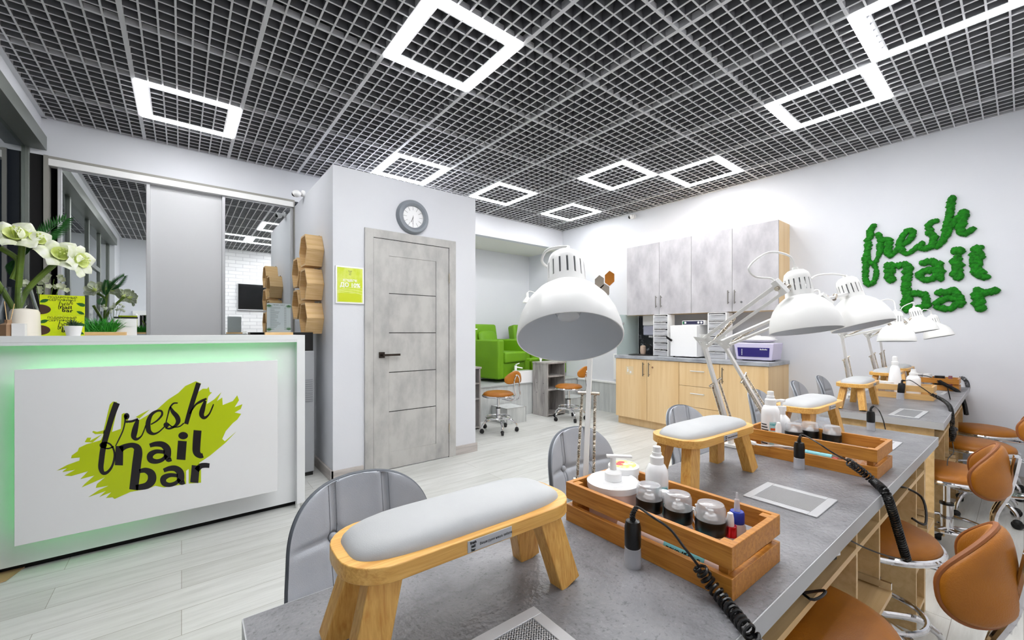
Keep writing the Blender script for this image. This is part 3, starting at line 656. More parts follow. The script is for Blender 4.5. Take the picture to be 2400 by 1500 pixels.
# ------------------------------------------------------------------ kitchen run on the right wall
CXF = 4.52
def handle(parent, y, z, length, vert=True, x=CXF-.016, m_=None):
    m = MB(); hl = length/2
    if vert:
        m.cyl((-.028, 0, -hl), (-.028, 0, hl), .006, seg=10)
        for s_ in (-1, 1): m.cyl((0, 0, s_*hl*.75), (-.028, 0, s_*hl*.75), .004, seg=8)
    else:
        m.cyl((-.028, -hl, 0), (-.028, hl, 0), .006, seg=10)
        for s_ in (-1, 1): m.cyl((0, s_*hl*.75, 0), (-.028, s_*hl*.75, 0), .004, seg=8)
    o = m.build('handle', m_ or mat('satin_steel', (150, 146, 140), .3, metal=1), parent); o.location = (x, y, z)
def base_unit(y0, y1, lab, kind, hy=None):
    t = thing('base_cabinet', lab, 'cabinet', (0, (y0+y1)/2, 0), 0, 'maple base cabinets under the worktop'); c = (y0+y1)/2; a, b_ = y0-c, y1-c
    m = MB(); m.box(CXF, XW-.001, a+.0005, a+.016, .1, .862); m.box(CXF, XW-.001, b_-.016, b_-.0005, .1, .862); m.box(CXF+.01, XW-.001, a+.016, b_-.016, .1, .116); m.box(XW-.012, XW-.001, a+.016, b_-.016, .116, .862); m.box(CXF+.04, CXF+.056, a, b_, 0, .1); m.build('body', M_maple, t)
    g = .0025
    if kind == 'drawers':
        zs = [.104, .354, .59, .858]
        for k in range(3):
            o = MB().box(CXF-.018, CXF-.001, a+g, b_-g, zs[k]+.002, zs[k+1]-.002).build('drawer', M_maple, t, bevel=.001)
            handle(o, 0, (zs[k]+zs[k+1])/2+.04, .16, False, m_=M_alu, x=CXF-.018)
    else:
        o = MB().box(CXF-.018, CXF-.001, a+g, b_-g, .104, .858).build('door', M_maple, t, bevel=.001)
        handle(o, (b_-.04) if hy == 'l' else (a+.04), .74, .17, x=CXF-.018)
        if hy == 'lock': pass
    return t
k1 = base_unit(2.932, 3.40, 'left maple base cabinet with a small clear bin sticker on its door', 'door', 'r')
k2 = base_unit(2.51, 2.932, 'maple base cabinet door with a small round lock near its top handle', 'door', 'l')
k3 = base_unit(2.048, 2.51, 'maple base unit of three stacked drawers with bright bar handles', 'drawers')
k4 = base_unit(1.575, 2.048, 'right end maple base cabinet partly behind the lamp arms', 'door', 'l')
for k_, yy in ((k2, .13),): MB().cyl((CXF-.024, yy, .77), (CXF-.018, yy, .77), .012).build('lock', M_chrome, k_)
o = MB().box(CXF-.0195, CXF-.0182, -.0, .115, .655, .765).build('bin_sticker', mat('bin_sticker', (226, 205, 168), .2), k1); o.location.y = -.04
m = MB(); m.tube([(-.03, 0), (-.03, 0)], .001, 4) if False else None
m = MB(); X0 = CXF-.0202
m.ball((X0, .085, .742), .008, 8, (.1, 1, 1)); m.box(X0-.0003, X0+.0006, .075, .093, .69, .73); m.box(X0-.0003, X0+.0006, .03, .055, .675, .705); m.bar((X0, .078, .725), (X0, .05, .71), .0008, .006, (1, 0, 0)); m.build('bin_pictogram', M_white, k1).location.y = -.04
wt = thing('worktop', 'grey marbled worktop across the maple base cabinets', 'worktop', (0, 2.49, .862))
M_work = mat('worktop_marble', (172, 175, 180), .35, kind='noise', col2=(134, 138, 144), scale=(6, 6, 14), detail=9, lo=.4, hi=.66)
MB().box(4.49, XW-.001, -.925, .925, 0, .038).build('slab', M_work, wt, bevel=.002)
# sink and tap
c = thing('black_sink', 'round black sink sunk in the left end of the worktop', 'sink', (4.77, 3.12, .9))
MB().lathe([(.0, .002), (.15, .002), (.19, .006), (.22, .008), (.228, .0)], seg=40).build('basin', mat('black_granite', (30, 30, 32), .4), c)
c = thing('black_tap', 'black mixer tap behind the round sink', 'tap', (4.93, 3.0, .9))
MB().cyl((0, 0, 0), (0, 0, .13), .026, .024).ball((0, 0, .13), .026, 14).build('body', M_black, c)
MB().bar((0, 0, .05), (-.12, .16, .15), .028, .022).build('spout', M_black, c)
c = thing('soap_dispenser', 'beige ceramic soap dispenser beside the black tap', 'dispenser', (4.93, 3.27, .9))
MB().lathe([(0, 0), (.032, 0), (.04, .05), (.036, .11), (.02, .122), (0, .122)], seg=24).build('body', M_beige, c)
MB().cyl((0, 0, .122), (0, 0, .14), .008).bar((0, 0, .142), (-.04, 0, .142), .014, .006).build('pump', M_chrome, c)
# splashback and glass screen
S(MB().box(XW-.012, XW-.001, 2.96, 3.42, .9, 1.43).build('trim_5', M_marble))
c = thing('towel_dispenser', 'white and grey paper towel dispenser above the sink', 'dispenser', (XW-.012, 3.14, 1.16))
MB().box(-.11, 0, -.145, .145, .13, .28).build('cover', M_white, c, bevel=.015)
MB().box(-.105, 0, -.14, .14, 0, .13).build('tray', mat('smoky_plastic', (176, 178, 196), .25), c, bevel=.015)
MB().box(-.06, -.05, .02, .08, -.03, .005).build('paper_towel', M_white, c)
c = thing('glass_screen', 'frosted glass splash screen at the left end of the worktop', 'screen', (4.8, 3.43, .9))
MB().box(-.23, .25, -.004, .004, 0, .54).build('glass_sheet', mat('greenish_glass', (198, 212, 210), .2, trans=.3), c)
MB().cyl((-.1, -.01, .42), (-.1, .01, .42), .018).build('fixing', M_chrome, c)
# wall cupboards
def wall_unit(y0, y1, lab, hy, end=False):
    c = (y0+y1)/2; t = thing('wall_cupboard', lab, 'cupboard', (0, c, 1.43), 0, 'concrete look wall cupboards above the worktop'); a, b_ = y0-c, y1-c
    MB().box(4.765, XW-.001, a, b_, 0, .92).build('body', M_maple, t)
    o = MB().box(4.746, 4.764, a+.002, b_-.002, 0, .92).build('door', M_conc, t, bevel=.001)
    if hy: handle(o, b_-.035 if hy == 'l' else a+.035, .16, .15, x=4.746)
    return t
wall_unit(2.912, 3.402, 'left end concrete look wall cupboard above the towel dispenser', 'r')
wall_unit(2.49, 2.912, 'second concrete look wall cupboard from the left, handle at its left edge', 'l')
wall_unit(2.021, 2.49, 'third concrete look wall cupboard from the left, above the white steriliser', 'r')
u = wall_unit(1.567, 2.021, 'right end concrete look wall cupboard with a maple side and a round lock', 'l')
MB().cyl((4.74, .13, .1), (4.746, .13, .1), .012).build('lock', M_chrome, u)
# translucent drawer towers
def tower(y, w_, lab):
    t = thing('drawer_tower', lab, 'drawers', (4.86, y, .901), 0, 'translucent plastic drawer towers on the worktop'); n = 6; H = .52/n
    m = MB(); m.box(-.15, -.0, -w_, -w_+.012, 0, .52); m.box(-.15, 0, w_-.012, w_, 0, .52)
    for k in range(n+1): m.box(-.15, 0, -w_+.012, w_-.012, k*H-.002*(k > 0), k*H+.004)
    m.build('frame', M_white, t)
    for k in range(n):
        o = MB().box(-.155, -.148, -w_+.014, w_-.014, k*H+.008, k*H+H*.78).build('drawer', M_frost, t)
        MB().box(-.165, -.153, -w_+.03, w_-.03, k*H+H*.74, k*H+H*.82).build('lip', M_white, o)
        MB().ball((-.08, random.uniform(-.03, .03), k*H+.03), .022, 8, (1, 1.6, .8)).build('contents', [M_beige, M_white, M_pad][k % 3], o)
tower(2.87, .105, 'translucent drawer tower between towel dispenser and steriliser')
tower(2.17, .105, 'translucent drawer tower right of the steriliser, behind the lamp arms')
# steriliser
c = thing('dry_heat_steriliser', 'white box steriliser with a control strip and black door handle', 'steriliser', (4.78, 2.52, .9))
MB().box(-.12, .2, -.15, .17, .012, .385).build('body', M_white, c, bevel=.006)
MB().box(-.145, -.12, -.155, .175, .014, .38).build('door', M_whitegloss, c, bevel=.004)
MB().box(-.06, .2, -.20, .07, .385, .44).build('top_housing', M_white, c, bevel=.004)
MB().box(-.066, -.0595, -.19, .06, .395, .434).build('control_panel', mat('navy_panel', (44, 44, 70), .3), c)
for yy in (-.17, -.135, .025): MB().cyl((-.07, yy, .415), (-.06, yy, .415), .012, seg=14).build('knob', M_white, c)
MB().box(-.07, -.06, .044, .058, .402, .428).build('switch', mat('switch_green', (20, 110, 60), .4), c)
MB().bar((-.155, .15, .20), (-.165, .21, .24), .02, .022).cyl((-.145, .165, .21), (-.16, .165, .21), .012).build('handle', M_black, c)
for a_ in (-.13, .15):
    for b_ in (-.1, .18): MB().cyl((b_, a_, 0), (b_, a_, .014), .012, seg=10).build('foot', M_blackr, c)
# UV box
c = thing('ultraviolet_box', 'lilac ultraviolet steriliser box with a dark blue glass front', 'steriliser', (4.80, 1.775, .9))
def frus(m, w0, w1, z0, z1, x0, x1, dx=0):
    v = [m.v(p) for p in ((x0, -w0, z0), (x1, -w0, z0), (x1, w0, z0), (x0, w0, z0), (x0-dx, -w1, z1), (x1, -w1, z1), (x1, w1, z1), (x0-dx, w1, z1))]
    for q in ((3, 2, 1, 0), (4, 5, 6, 7), (0, 1, 5, 4), (1, 2, 6, 5), (2, 3, 7, 6), (3, 0, 4, 7)): m.f([v[i] for i in q])
M_lil = mat('lilac_plastic', (206, 200, 226), .3)
m = MB(); frus(m, .17, .195, .01, .19, -.13, .12, .012); m.build('body', M_lil, c, bevel=.01)
m = MB(); frus(m, .148, .155, .045, .14, -.137, -.12, .006); m.build('window', mat('blue_window', (36, 24, 110), .1, coat=.5), c)
m = MB()
for k in range(4): m.box(-.1455, -.144, .105, .112, .06+.017*k, .072+.017*k)
for k in range(6): m.box(-.147, -.1445, -.135+.012*k, -.127+.012*k, .118, .126+.004*(k % 2))
m.build('printed_marks', M_white, c)
for a_ in (-.13, .13): MB().cyl((0, a_, 0), (0, a_, .012), .03, seg=10).build('foot', M_blackr, c)
c = thing('white_tray', 'rounded white lidded tray lying on top of the lilac box', 'tray', (4.8, 1.78, 1.092))
m = MB(); m.pillow(lambda a, b, h: (a*.11, b*.16, .03+h*.0+(.03 if h > 0 else -.03)*min(1, abs(h)*3) if False else .035+h*.035), 5, 36, 3, 1, pw=.35); m.build('body', M_whitegloss, c)
MB().pillow(lambda a, b, h: (a*.13, b*.175, .03+h*.008), 4, 36, 3, 1).build('rim', M_white, c)
MB().cyl((0, 0, .06), (0, 0, .075), .03, .025).build('lid_knob', M_white, c)
# hexagon mirrors
for y, z, k, lab in ((4.13, 1.975, 0, 'grey hexagon mirror tile, top left of the wall cluster'), (3.935, 2.02, 1, 'amber hexagon mirror tile, top right of the wall cluster'),
        (4.03, 1.835, 0, 'grey hexagon mirror tile, lowest of the wall cluster'), (4.225, 1.83, 1, 'amber hexagon mirror tile peeking out behind the big lamp shade')):
    c = thing('hexagon_mirror', lab, 'mirror', (XW, y, z), 0, 'hexagon mirror tiles on the right wall'); R = .115
    MB().prism([(R*.98*math.sin(a*PI/3), R*math.cos(a*PI/3)) for a in range(6)], lambda p: (-.004, p[0]*.9, p[1]), lambda p: (0, p[0]*.9, p[1])).build('tile', mat('amber_mirror', (190, 120, 50), .12, metal=.8) if k else mat('smoke_mirror', (160, 150, 138), .12, metal=.8), c)
# white hatch
S(MB().box(XW-.02, XW-.001, 3.47, 3.85, .5, .88).build('trim_6', M_white, bevel=.004))
# ------------------------------------------------------------------ moss sign on the right wall
M_moss = mat('moss', (22, 128, 10), .9, kind='noise', col2=(10, 88, 4), scale=(45, 45, 45), bump=.8, lo=.35, hi=.7)
def mo(p): return PX(1950+p[0]/4.544, 430+p[1]/4.544, XW)
MOSS = {
 'f': [[(440,455,32),(405,540,40),(385,650,40),(375,780,34),(362,900,30),(360,1020,30),(395,1080,24),(450,1045,24),(475,960,22),(460,880,22),(400,835,25),(345,800,24)],[(470,830,20),(510,740,24),(518,650,26)]],
 'r': [[(505,555,38),(515,610,34)],[(520,610,28),(590,598,28),(620,605,30)],[(605,620,40),(598,720,40),(630,775,24),(680,725,18),(705,680,18)]],
 'e': [[(700,690,18),(790,635,24),(845,580,28),(862,520,28),(820,505,28),(762,550,34),(728,620,34),(735,695,34),(790,750,24),(860,720,20),(915,665,22)]],
 's': [[(1110,402,20),(1050,425,28),(1032,480,32),(1065,555,40),(1090,620,38),(1060,675,34),(985,698,24),(935,668,28),(970,628,24)]],
 'h': [[(1282,155,38),(1262,280,38),(1238,400,38),(1215,500,38),(1188,600,38),(1110,690,22)],[(1230,560,24),(1275,450,26),(1340,370,28),(1412,310,36),(1395,400,44),(1372,480,44),(1392,535,32),(1460,515,28),(1510,478,28)]],
 'n': [[(615,880,60),(618,960,52),(622,1040,52)],[(660,885,40),(770,870,42),(802,930,54),(800,1050,54)]],
 'a': [[(965,848,36),(1080,832,44),(1148,900,44),(1160,1020,46)],[(1150,930,36),(1040,925,36),(950,950,38),(925,985,34),(980,1025,30),(1065,1020,32),(1120,970,30)]],
 'i': [[(1336,812,62),(1328,1005,62)],[(1300,720,34),(1335,718,48),(1375,715,32)]],
 'l': [[(1548,700,66),(1545,850,66),(1550,940,60),(1620,992,34),(1660,995,22)]],
 'b': [[(798,1060,55),(795,1200,56),(795,1330,56)],[(870,1170,40),(965,1182,42),(1012,1240,42),(985,1315,38),(880,1335,32)]],
 'a_': [[(1145,1165,36),(1280,1150,44),(1355,1210,44),(1370,1315,46)],[(1345,1235,34),(1240,1225,34),(1145,1255,34),(1118,1300,32),(1180,1335,28),(1285,1325,32),(1335,1270,28)]],
 'r_': [[(1548,1145,62),(1555,1230,60),(1560,1325,62)],[(1570,1190,40),(1650,1160,38),(1755,1142,34)]]}
ms = thing('moss_sign', 'green moss lettering reading fresh nail bar on the right wall', 'sign', (XW, 1.2, 1.6)); random.seed(11)
ico = bmesh.new(); bmesh.ops.create_icosphere(ico, subdivisions=2, radius=1); IV = [v.co.copy() for v in ico.verts]; IFs = [[v.index for v in f.verts] for f in ico.faces]; ico.free()
for ch, strokes in MOSS.items():
    m = MB()
    for st in strokes:
        P3 = catmull([Vector(p) for p in st], 10)
        acc = 1e9; prev = P3[0]
        for p in P3:
            acc += (Vector((p.x, p.y))-Vector((prev.x, prev.y))).length; prev = p
            if acc < 17: continue
            acc = 0; n = max(1, int(p.z/11))
            for j in range(n):
                q = (p.x+random.uniform(-1, 1)*max(0, p.z-20), p.y+random.uniform(-1, 1)*max(0, p.z-20)*.9) if j else (p.x, p.y)
                w_ = mo(q); r = random.uniform(.019, .027)*(1 if p.z > 24 else .85)
                sd = random.random()*9; vs = [m.v((w_.x-XW+v.x*r*.8-.012, w_.y-1.2+v.y*r*(1+.22*math.sin(v.z*7+sd)), w_.z-1.6+v.z*r*(1+.22*math.sin(v.y*7+sd)))) for v in IV]
                for f in IFs: m.f([vs[i] for i in f])
    m.build('moss_letter', M_moss, ms, sharp=60)
# ------------------------------------------------------------------ alcove: armchairs, basin, towers, steps
def armchair(loc, rz, lab):
    t = thing('green_armchair', lab, 'armchair', loc, rz, 'lime green pedicure armchairs on the platform')
    MB().box(-.38, -.25, -.38, .36, .05, .62).build('armrest', M_green, t, bevel=.025)
    MB().box(.25, .38, -.38, .36, .05, .62).build('armrest', M_green, t, bevel=.025)
    MB().box(-.25, .25, -.36, .25, .05, .28).build('base', M_green, t, bevel=.01)
    MB().box(-.248, .248, -.40, .22, .28, .44).build('seat_cushion', M_green, t, bevel=.03)
    R = Matrix.Translation((0, .24, .42)) @ Matrix.Rotation(math.radians(-10), 4, 'X')
    MB(R).box(-.27, .27, -.08, .10, -.3, .44).build('backrest', M_green, t, bevel=.04)
    MB(Matrix.Translation((-.02, .1, .46)) @ Matrix.Rotation(math.radians(-18), 4, 'X')).pillow(lambda a, b, h: (a*.2, h*.05, .17+b*.14), 6, 36, 4).build('cushion', M_green, t)
armchair((3.83, 5.16, .47), math.radians(12), 'lime green armchair with loose cushion in the alcove behind the tower')
armchair((4.67, 5.2, .47), math.radians(0), 'second lime green armchair, almost hidden behind the big lamp shade')
# basin
c = thing('foot_basin', 'white foot basin with a mixer tap on the platform edge', 'basin', (3.92, 4.62, .47))
m = MB(); m.pillow(lambda a, b, h: (a*.17, b*.075, .085+(.085 if h > 0 else -.085)), 5, 40, 6, 1, pw=.1); m.build('bowl', M_whitegloss, c)
c = thing('basin_tap', 'white mixer tap on the foot basin', 'tap', (3.86, 4.72, .64)); MB().cyl((0, 0, 0), (0, 0, .07), .02).bar((0, 0, .05), (.09, -.05, .03), .02, .016).bar((0, 0, .08), (.07, 0, .1), .016, .01).build('body', M_whitegloss, c)
c = thing('leg_rest', 'lime green leg rest pad on a black column beside the basin', 'leg rest', (4.14, 4.62, .47))
MB().cyl((0, 0, 0), (0, 0, .3), .014).cyl((0, 0, 0), (0, 0, .01), .05).build('column', M_black, c)
MB().box(-.12, .08, -.05, .05, .3, .345).build('pad', M_green, c, bevel=.015)
# grey wood towers
M_gw = mat('weathered_grey_board', (184, 180, 177), .5, kind='wood', col2=(140, 136, 134), scale=(14, 14, 2.5), bump=.05, detail=8)
def gtower(x, lab, w_=.36):
    t = thing('shelf_tower', lab, 'shelf', (x, 4.22, 0), 0, 'weathered grey shelf towers before the platform')
    MB().box(0, .02, 0, .31, 0, .75).build('side_panel', M_gw, t); MB().box(w_-.02, w_, 0, .31, 0, .75).build('side_panel', M_gw, t)
    MB().box(.02, w_-.02, .29, .31, 0, .75).build('back_panel', M_gw, t)
    for z in (.02, .37, .56): MB().box(.02, w_-.02, 0, .29, z, z+.018).build('shelf', M_gw, t)
    MB().box(-.01, w_+.01, -.01, .31, .75, .772).build('top', M_gw, t, bevel=.001)
    m = MB()
    for z in (.33, .47):
        for yy in (.08, .22): m.cyl((-.002, yy, z), (0, yy, z), .006, seg=8)
    m.build('screw_caps', M_inkp, t)
gtower(4.03, 'weathered grey shelf tower standing beneath the big lamp shade')
gtower(2.53, 'weathered grey shelf tower half hidden by the cubicle corner')
c = thing('gypsum_figurine', 'small white branching ornament on the grey shelf tower', 'ornament', (4.07, 4.4, .772)); m = MB(); random.seed(4)
for k in range(9): m.tube([(0, 0, .0), (random.uniform(-.02, .02), 0, .05), (random.uniform(-.05, .05), random.uniform(-.02, .02), .09+random.uniform(0, .05))], [.012, .005], 6)
m.build('coral', M_white, c)
# wooden steps
def step(x, y, w_, d_, h_, lab):
    t = thing('step_box', lab, 'step', (x, y, 0), 0, 'pale grey step boxes before the platform')
    MB().box(.004, w_-.004, .004, d_, 0, h_-.004).build('body', M_plank, t)
    e = .008; m = MB()
    for X in (0, w_-e):
        for Y in (0, d_-e): m.box(X, X+e, Y, Y+e, 0, h_)
    for Z in (h_-e,):
        m.box(0, w_, 0, e, Z, h_); m.box(0, w_, d_-e, d_, Z, h_); m.box(0, e, 0, d_, Z, h_); m.box(w_-e, w_, 0, d_, Z, h_)
    m.build('edge_strips', MATS['platform_edge'], t)
step(3.28, 4.19, .33, .34, .21, 'pale grey step box beside the left brown stool')
step(4.45, 4.2, .42, .32, .22, 'pale grey step box behind the right brown stool')
# manicure side: white round tray table and pedicure lamp
c = thing('instrument_trolley', 'white instrument trolley on a five legged stand beside the cubicle', 'trolley', (3.12, 5.02, .47))
MB().lathe([(0, .34), (.17, .34), (.185, .355), (.185, .375), (.17, .385), (0, .385)], seg=32).build('round_seat', M_whitegloss, c)
MB().cyl((0, 0, .06), (0, 0, .3), .03).build('column', M_white, c); MB().cyl((0, 0, .28), (0, 0, .34), .018).build('piston', M_black, c)
for k in range(5):
    a_ = k*2*PI/5+.4; MB().tube([(0, 0, .1), (.12*math.cos(a_), .12*math.sin(a_), .07), (.2*math.cos(a_), .2*math.sin(a_), .012)], [.02, .014], 8).build('leg', M_white, c)
c = thing('instrument_tray', 'narrow white instrument tray with a blue handpiece beside the green armchair', 'tray', (2.88, 4.66, .47))
MB().box(-.16, .2, -.09, .09, .765, .78).build('tray', M_white, c, bevel=.003); MB().cyl((-.18, 0, 0), (-.18, 0, .78), .012).box(-.2, -.1, -.012, .012, .765, .78).cyl((-.18, 0, 0), (-.18, 0, .012), .1, seg=20).build('stand', M_white, c)
MB().cyl((.03, 0, .78), (.05, 0, .87), .012).build('handpiece', mat('navy_plastic', (34, 44, 120), .3), c)
MB().tube([(.05, 0, .87), (.08, 0, .9), (.15, 0, .85), (.16, 0, .8)], .003, 6, smooth=5).build('cord', M_inkp, c)
MB().box(-.14, -.06, -.04, .04, .78, .84).build('drill_unit', M_white, c, bevel=.006)
# wall lamp far in the alcove
c = thing('alcove_lamp', 'tiny white bell shaped lamp on the right wall of the alcove', 'lamp', PD(1236, 700, 6.6))
MB().lathe([(.075, -.065), (.07, -.035), (.045, 0), (.02, .03), (.022, .07), (.012, .1), (0, .1)], seg=24).build('shade', M_lampw, c)
MB().tube([(0, 0, .09), (.03, -.02, .12), (.1, -.06, .1)], .006, 8, smooth=4).build('arm', M_lampw, c)
MB().bar((.1, -.06, .1), (XW-c.location.x, -.2, .02), .014, .014).build('bracket', M_lampw, c)
# faint painted swirl
c = thing('wall_swirl', 'faint white painted swirl motif on the alcove wall', 'mural', (3.0, 5.789, 2.0)); m = MB()
for r in (.16, .22, .1):
    m.tube([(r*math.cos(a)*1.0+.15, -.001, r*math.sin(a)-.05) for a in [i*.25-1.4 for i in range(14)]], [.003, .012], 5, smooth=2)
m.build('swirl', M_white, c)
# ------------------------------------------------------------------ manicure tables
TZ = .75
def table(x, y, L_, rz, lab, peds, near_panel, vents):
    """local origin at the near right hand corner of the top, x along the row, y away from the stools"""
    t = thing('manicure_table', lab, 'table', (x, y, 0), rz, 'long manicure tables'); D = .495
    MB().box(.001, L_-.001, .001, D-.001, TZ-.036, TZ).build('table_top', M_top, t)
    m = MB(); m.box(0, L_, -.001, .0012, TZ-.036, TZ-.0006); m.box(-.001, .0012, .0012, D, TZ-.036, TZ-.0006); m.box(L_-.0012, L_+.001, .0012, D, TZ-.036, TZ-.0006); m.box(.0012, L_-.0012, D-.0012, D+.001, TZ-.036, TZ-.0006)
    m.build('edge_band', M_edge, t)
    y0, y1 = .035, .44
    MB().box(.05, L_-.03, y1, y1+.016, .3, TZ-.036).build('back_panel', M_oakb, t)
    MB().box(.05, L_-.03, y0, y1, .598, .614).build('long_shelf', M_oakb, t)
    for a in near_panel: MB().box(a, a+.016, y0, y1+.016, 0, TZ-.036).build('end_panel', M_oakb, t)
    for a, b_ in peds:
        MB().box(a, a+.016, y0, y1, .0, .598).build('upright', M_oakb, t); MB().box(b_-.016, b_, y0, y1, 0, .598).build('upright', M_oakb, t)
        MB().box(a, a+.014, y0, y1, .614, TZ-.036).build('divider', M_oakb, t); MB().box(b_-.014, b_, y0, y1, .614, TZ-.036).build('divider', M_oakb, t)
        m = MB(); m.box(a+.016, b_-.016, y0-.03, y1-.05, .40, .414); m.box(a+.016, b_-.016, y0, y1, .05, .066); m.box(a+.016, b_-.016, y0, y1, .23, .246); m.build('shelf', M_oakb, t)
        MB().box(b_-.026, b_-.016, y0-.03, y1-.05, .42, .44).build('drawer_slide', M_chrome, t); MB().box(a+.016, a+.026, y0-.03, y1-.05, .42, .44).build('drawer_slide', M_chrome, t)
    return t
T1 = (.078, .258, 2.45, -.0175)
t1 = table(T1[0]-.012, .274, 2.47, -.0175, 'near grey topped manicure table holding the big lamp and two brown crates', [(.49, .735), (1.36, 1.63), (2.22, 2.42)], [.04, 2.42], None)
t2 = table(2.945, .25, 2.07, .014, 'far grey topped manicure table running up to the right wall', [(.55, .82), (1.4, 1.56)], [.03, 2.02], None)
def vent(x0, x1, y0, y1, lab, fine=False):
    t = thing('air_vent', lab, 'vent', ((x0+x1)/2, (y0+y1)/2, TZ), -.0175, 'metal extraction vents in the table tops'); a, b_ = (x1-x0)/2, (y1-y0)/2; q = .02
    m = MB(); m.box(-a, a, -b_, -b_+q, 0, .0035); m.box(-a, a, b_-q, b_, 0, .0035); m.box(-a, -a+q, -b_+q, b_-q, 0, .0035); m.box(a-q, a, -b_+q, b_-q, 0, .0035); m.build('frame', M_alum, t, bevel=.001)
    MB().box(-a+q, a-q, -b_+q, b_-q, .0002, .0006).build('opening', M_dark, t)
    m = MB()
    if fine:
        n = 26
        for i in range(n):
            x = -a+q+(2*a-2*q)*(i+.5)/n; m.box(x-.0011, x+.0011, -b_+q, b_-q, .0006, .002); y = -b_+q+(2*b_-2*q)*(i+.5)/n; m.box(-a+q, a-q, y-.0011, y+.0011, .0006, .002)
    else:
        n = 24
        for i in range(n): x = -a+q+(2*a-2*q)*(i+.5)/n; m.box(x-.0011, x+.0011, -b_+q, b_-q, .0006, .0025)
    m.build('grille', M_alum, t)
vent(.275, .447, .325, .503, 'perforated metal vent in the bottom foreground of the near table', True)
vent(1.2, 1.365, .312, .482, 'slatted metal vent between the two brown crates')
vent(2.12, 2.285, .31, .48, 'slatted metal vent just beyond the second brown crate')
vent(2.99, 3.3, .34, .46, 'flush metal vent on the far table near the pale crate')
vent(4.27, 4.5, .36, .46, 'flush metal vent on the far table before the orange crate')
# ------------------------------------------------------------------ hand rests
def handrest(loc, rz, lab, L_=.40, W_=.155, H=.152):
    t = thing('hand_rest', lab, 'hand rest', loc, rz, 'padded wooden hand rests on the tables')
    o = rrect(-L_/2, L_/2, -W_/2, W_/2, .062, 7)
    MB().plate(o, H-.022, H).build('wooden_rim', M_pine, t, bevel=.005)
    MB().pillow(lambda a, b, h: (a*(L_/2-.014), b*(W_/2-.013), H-.001+h*(.024+.005*a*a)), 10, 64, 4, 1, flat=0, pw=.55).build('pad', M_pad, t, sharp=60)
    for sx in (-1, 1):
        for sy in (-1, 1): MB().bar((sx*(L_/2-.055), sy*(W_/2-.04), H-.022), (sx*(L_/2-.018), sy*(W_/2-.022), 0), .03, .046, (1, 0, 0)).build('leg', M_pinez, t, bevel=.002)
    MB().plate([(-.0, 0)], 0, 0) if False else None
    p = MB().box(-.038, .042, -W_/2-.0012, -W_/2+.0005, H-.020, H-.003).build('name_plate', mat('silver_plate', (186, 188, 192), .35, metal=.2), t, bevel=.0008)
    return t, p
hr, pl = handrest((.36, .578, TZ), -.02, 'largest grey padded pine hand rest with a name plate, front left on the near table')
fm = face_M((.012, -.0795, .1405), (1, 0, 0), (0, 0, 1)); text('Ваши руки наша забота', .0052, fm, M_ink, pl, depth=.0001)
text('fresh\nnail\nbar', .0052, face_M((-.029, -.0795, .1405), (1, 0, 0), (0, 0, 1)), M_ink, pl, depth=.0001, bold=.0002)
HRS = [((1.27, .622, TZ), -.04, 'grey padded hand rest between the two brown crates'),
 ((2.10, .575, TZ), -.03, 'grey padded hand rest at the far end of the near table, behind the white bottles'),
 ((3.22, .635, TZ), .02, 'grey padded hand rest on pale splayed legs, left of the pale crate'),
 ((4.22, .66, TZ), 0, 'grey padded hand rest behind the pale crate'),
 ((4.82, .672, TZ), 0, 'farthest grey padded hand rest, against the right wall')]
for loc, rz, lab in HRS: dup(hr, lab, loc, rz)
# ------------------------------------------------------------------ crates
def crate(x0, y0, w_, d_, lab, mw, rz=-.0175):
    t = thing('wooden_crate', lab, 'crate', (x0+w_/2, y0+d_/2, TZ), rz, 'slatted wooden crates on the tables'); a, b_ = w_/2, d_/2; th = .011
    for z0, z1 in ((0, .039), (.053, .092)):
        MB().box(-a, -a+th, -b_, b_, z0, z1).build('slat', mw, t, bevel=.001); MB().box(a-th, a, -b_, b_, z0, z1).build('slat', mw, t, bevel=.001)
        MB().box(-a+th, a-th, -b_, -b_+th, z0, z1).build('slat', mw, t, bevel=.001); MB().box(-a+th, a-th, b_-th, b_, z0, z1).build('slat', mw, t, bevel=.001)
    for sx in (-1, 1):
        for sy in (-1, 1): MB().box(*sorted((sx*(a-th), sx*(a-th-.02))), *sorted((sy*(b_-th), sy*(b_-th-.016))), 0, .09).build('corner_post', mw, t)
    MB().box(-a+th, a-th, -b_+th, b_-th, 0, .005).build('bottom', mw, t)
    return t
crate(.716, .302, .205, .385, 'nearest orange wooden crate full of bottles and jars', M_crate)
crate(1.65, .277, .205, .385, 'second orange wooden crate, on the far half of the near table', M_crate)
crate(3.82, .37, .19, .32, 'pale unvarnished wooden crate on the far table', M_cratel, .014)
crate(4.60, .31, .19, .27, 'orange wooden crate at the far end by the right wall', M_crate, .014)
CZ = TZ+.0055
def jar(x, y, lab, grp='flip top jars with black bands in the nearest crate'):
    t = thing('pump_jar', lab, 'jar', (x, y, CZ), 0, grp)
    MB().lathe([(0, 0), (.027, 0), (.03, .008), (.03, .04), (.024, .058), (0, .058)], seg=28).build('bottle', M_frost, t)
    MB().lathe([(.0278, .056), (.0284, .058), (.0284, .08), (.0278, .082), (0, .082)], seg=28).build('black_band', M_black, t)
    MB().lathe([(.0268, .082), (.0268, .103), (.0235, .111), (0, .114)], seg=28).build('clear_lid', mat('clear_cap', (226, 228, 233), .12, alpha=.38, coat=.4), t)
    MB().lathe([(0, .082), (.013, .082), (.01, .09), (.005, .092), (.005, .098), (0, .099)], seg=14).build('nozzle', M_white, t)
    return t
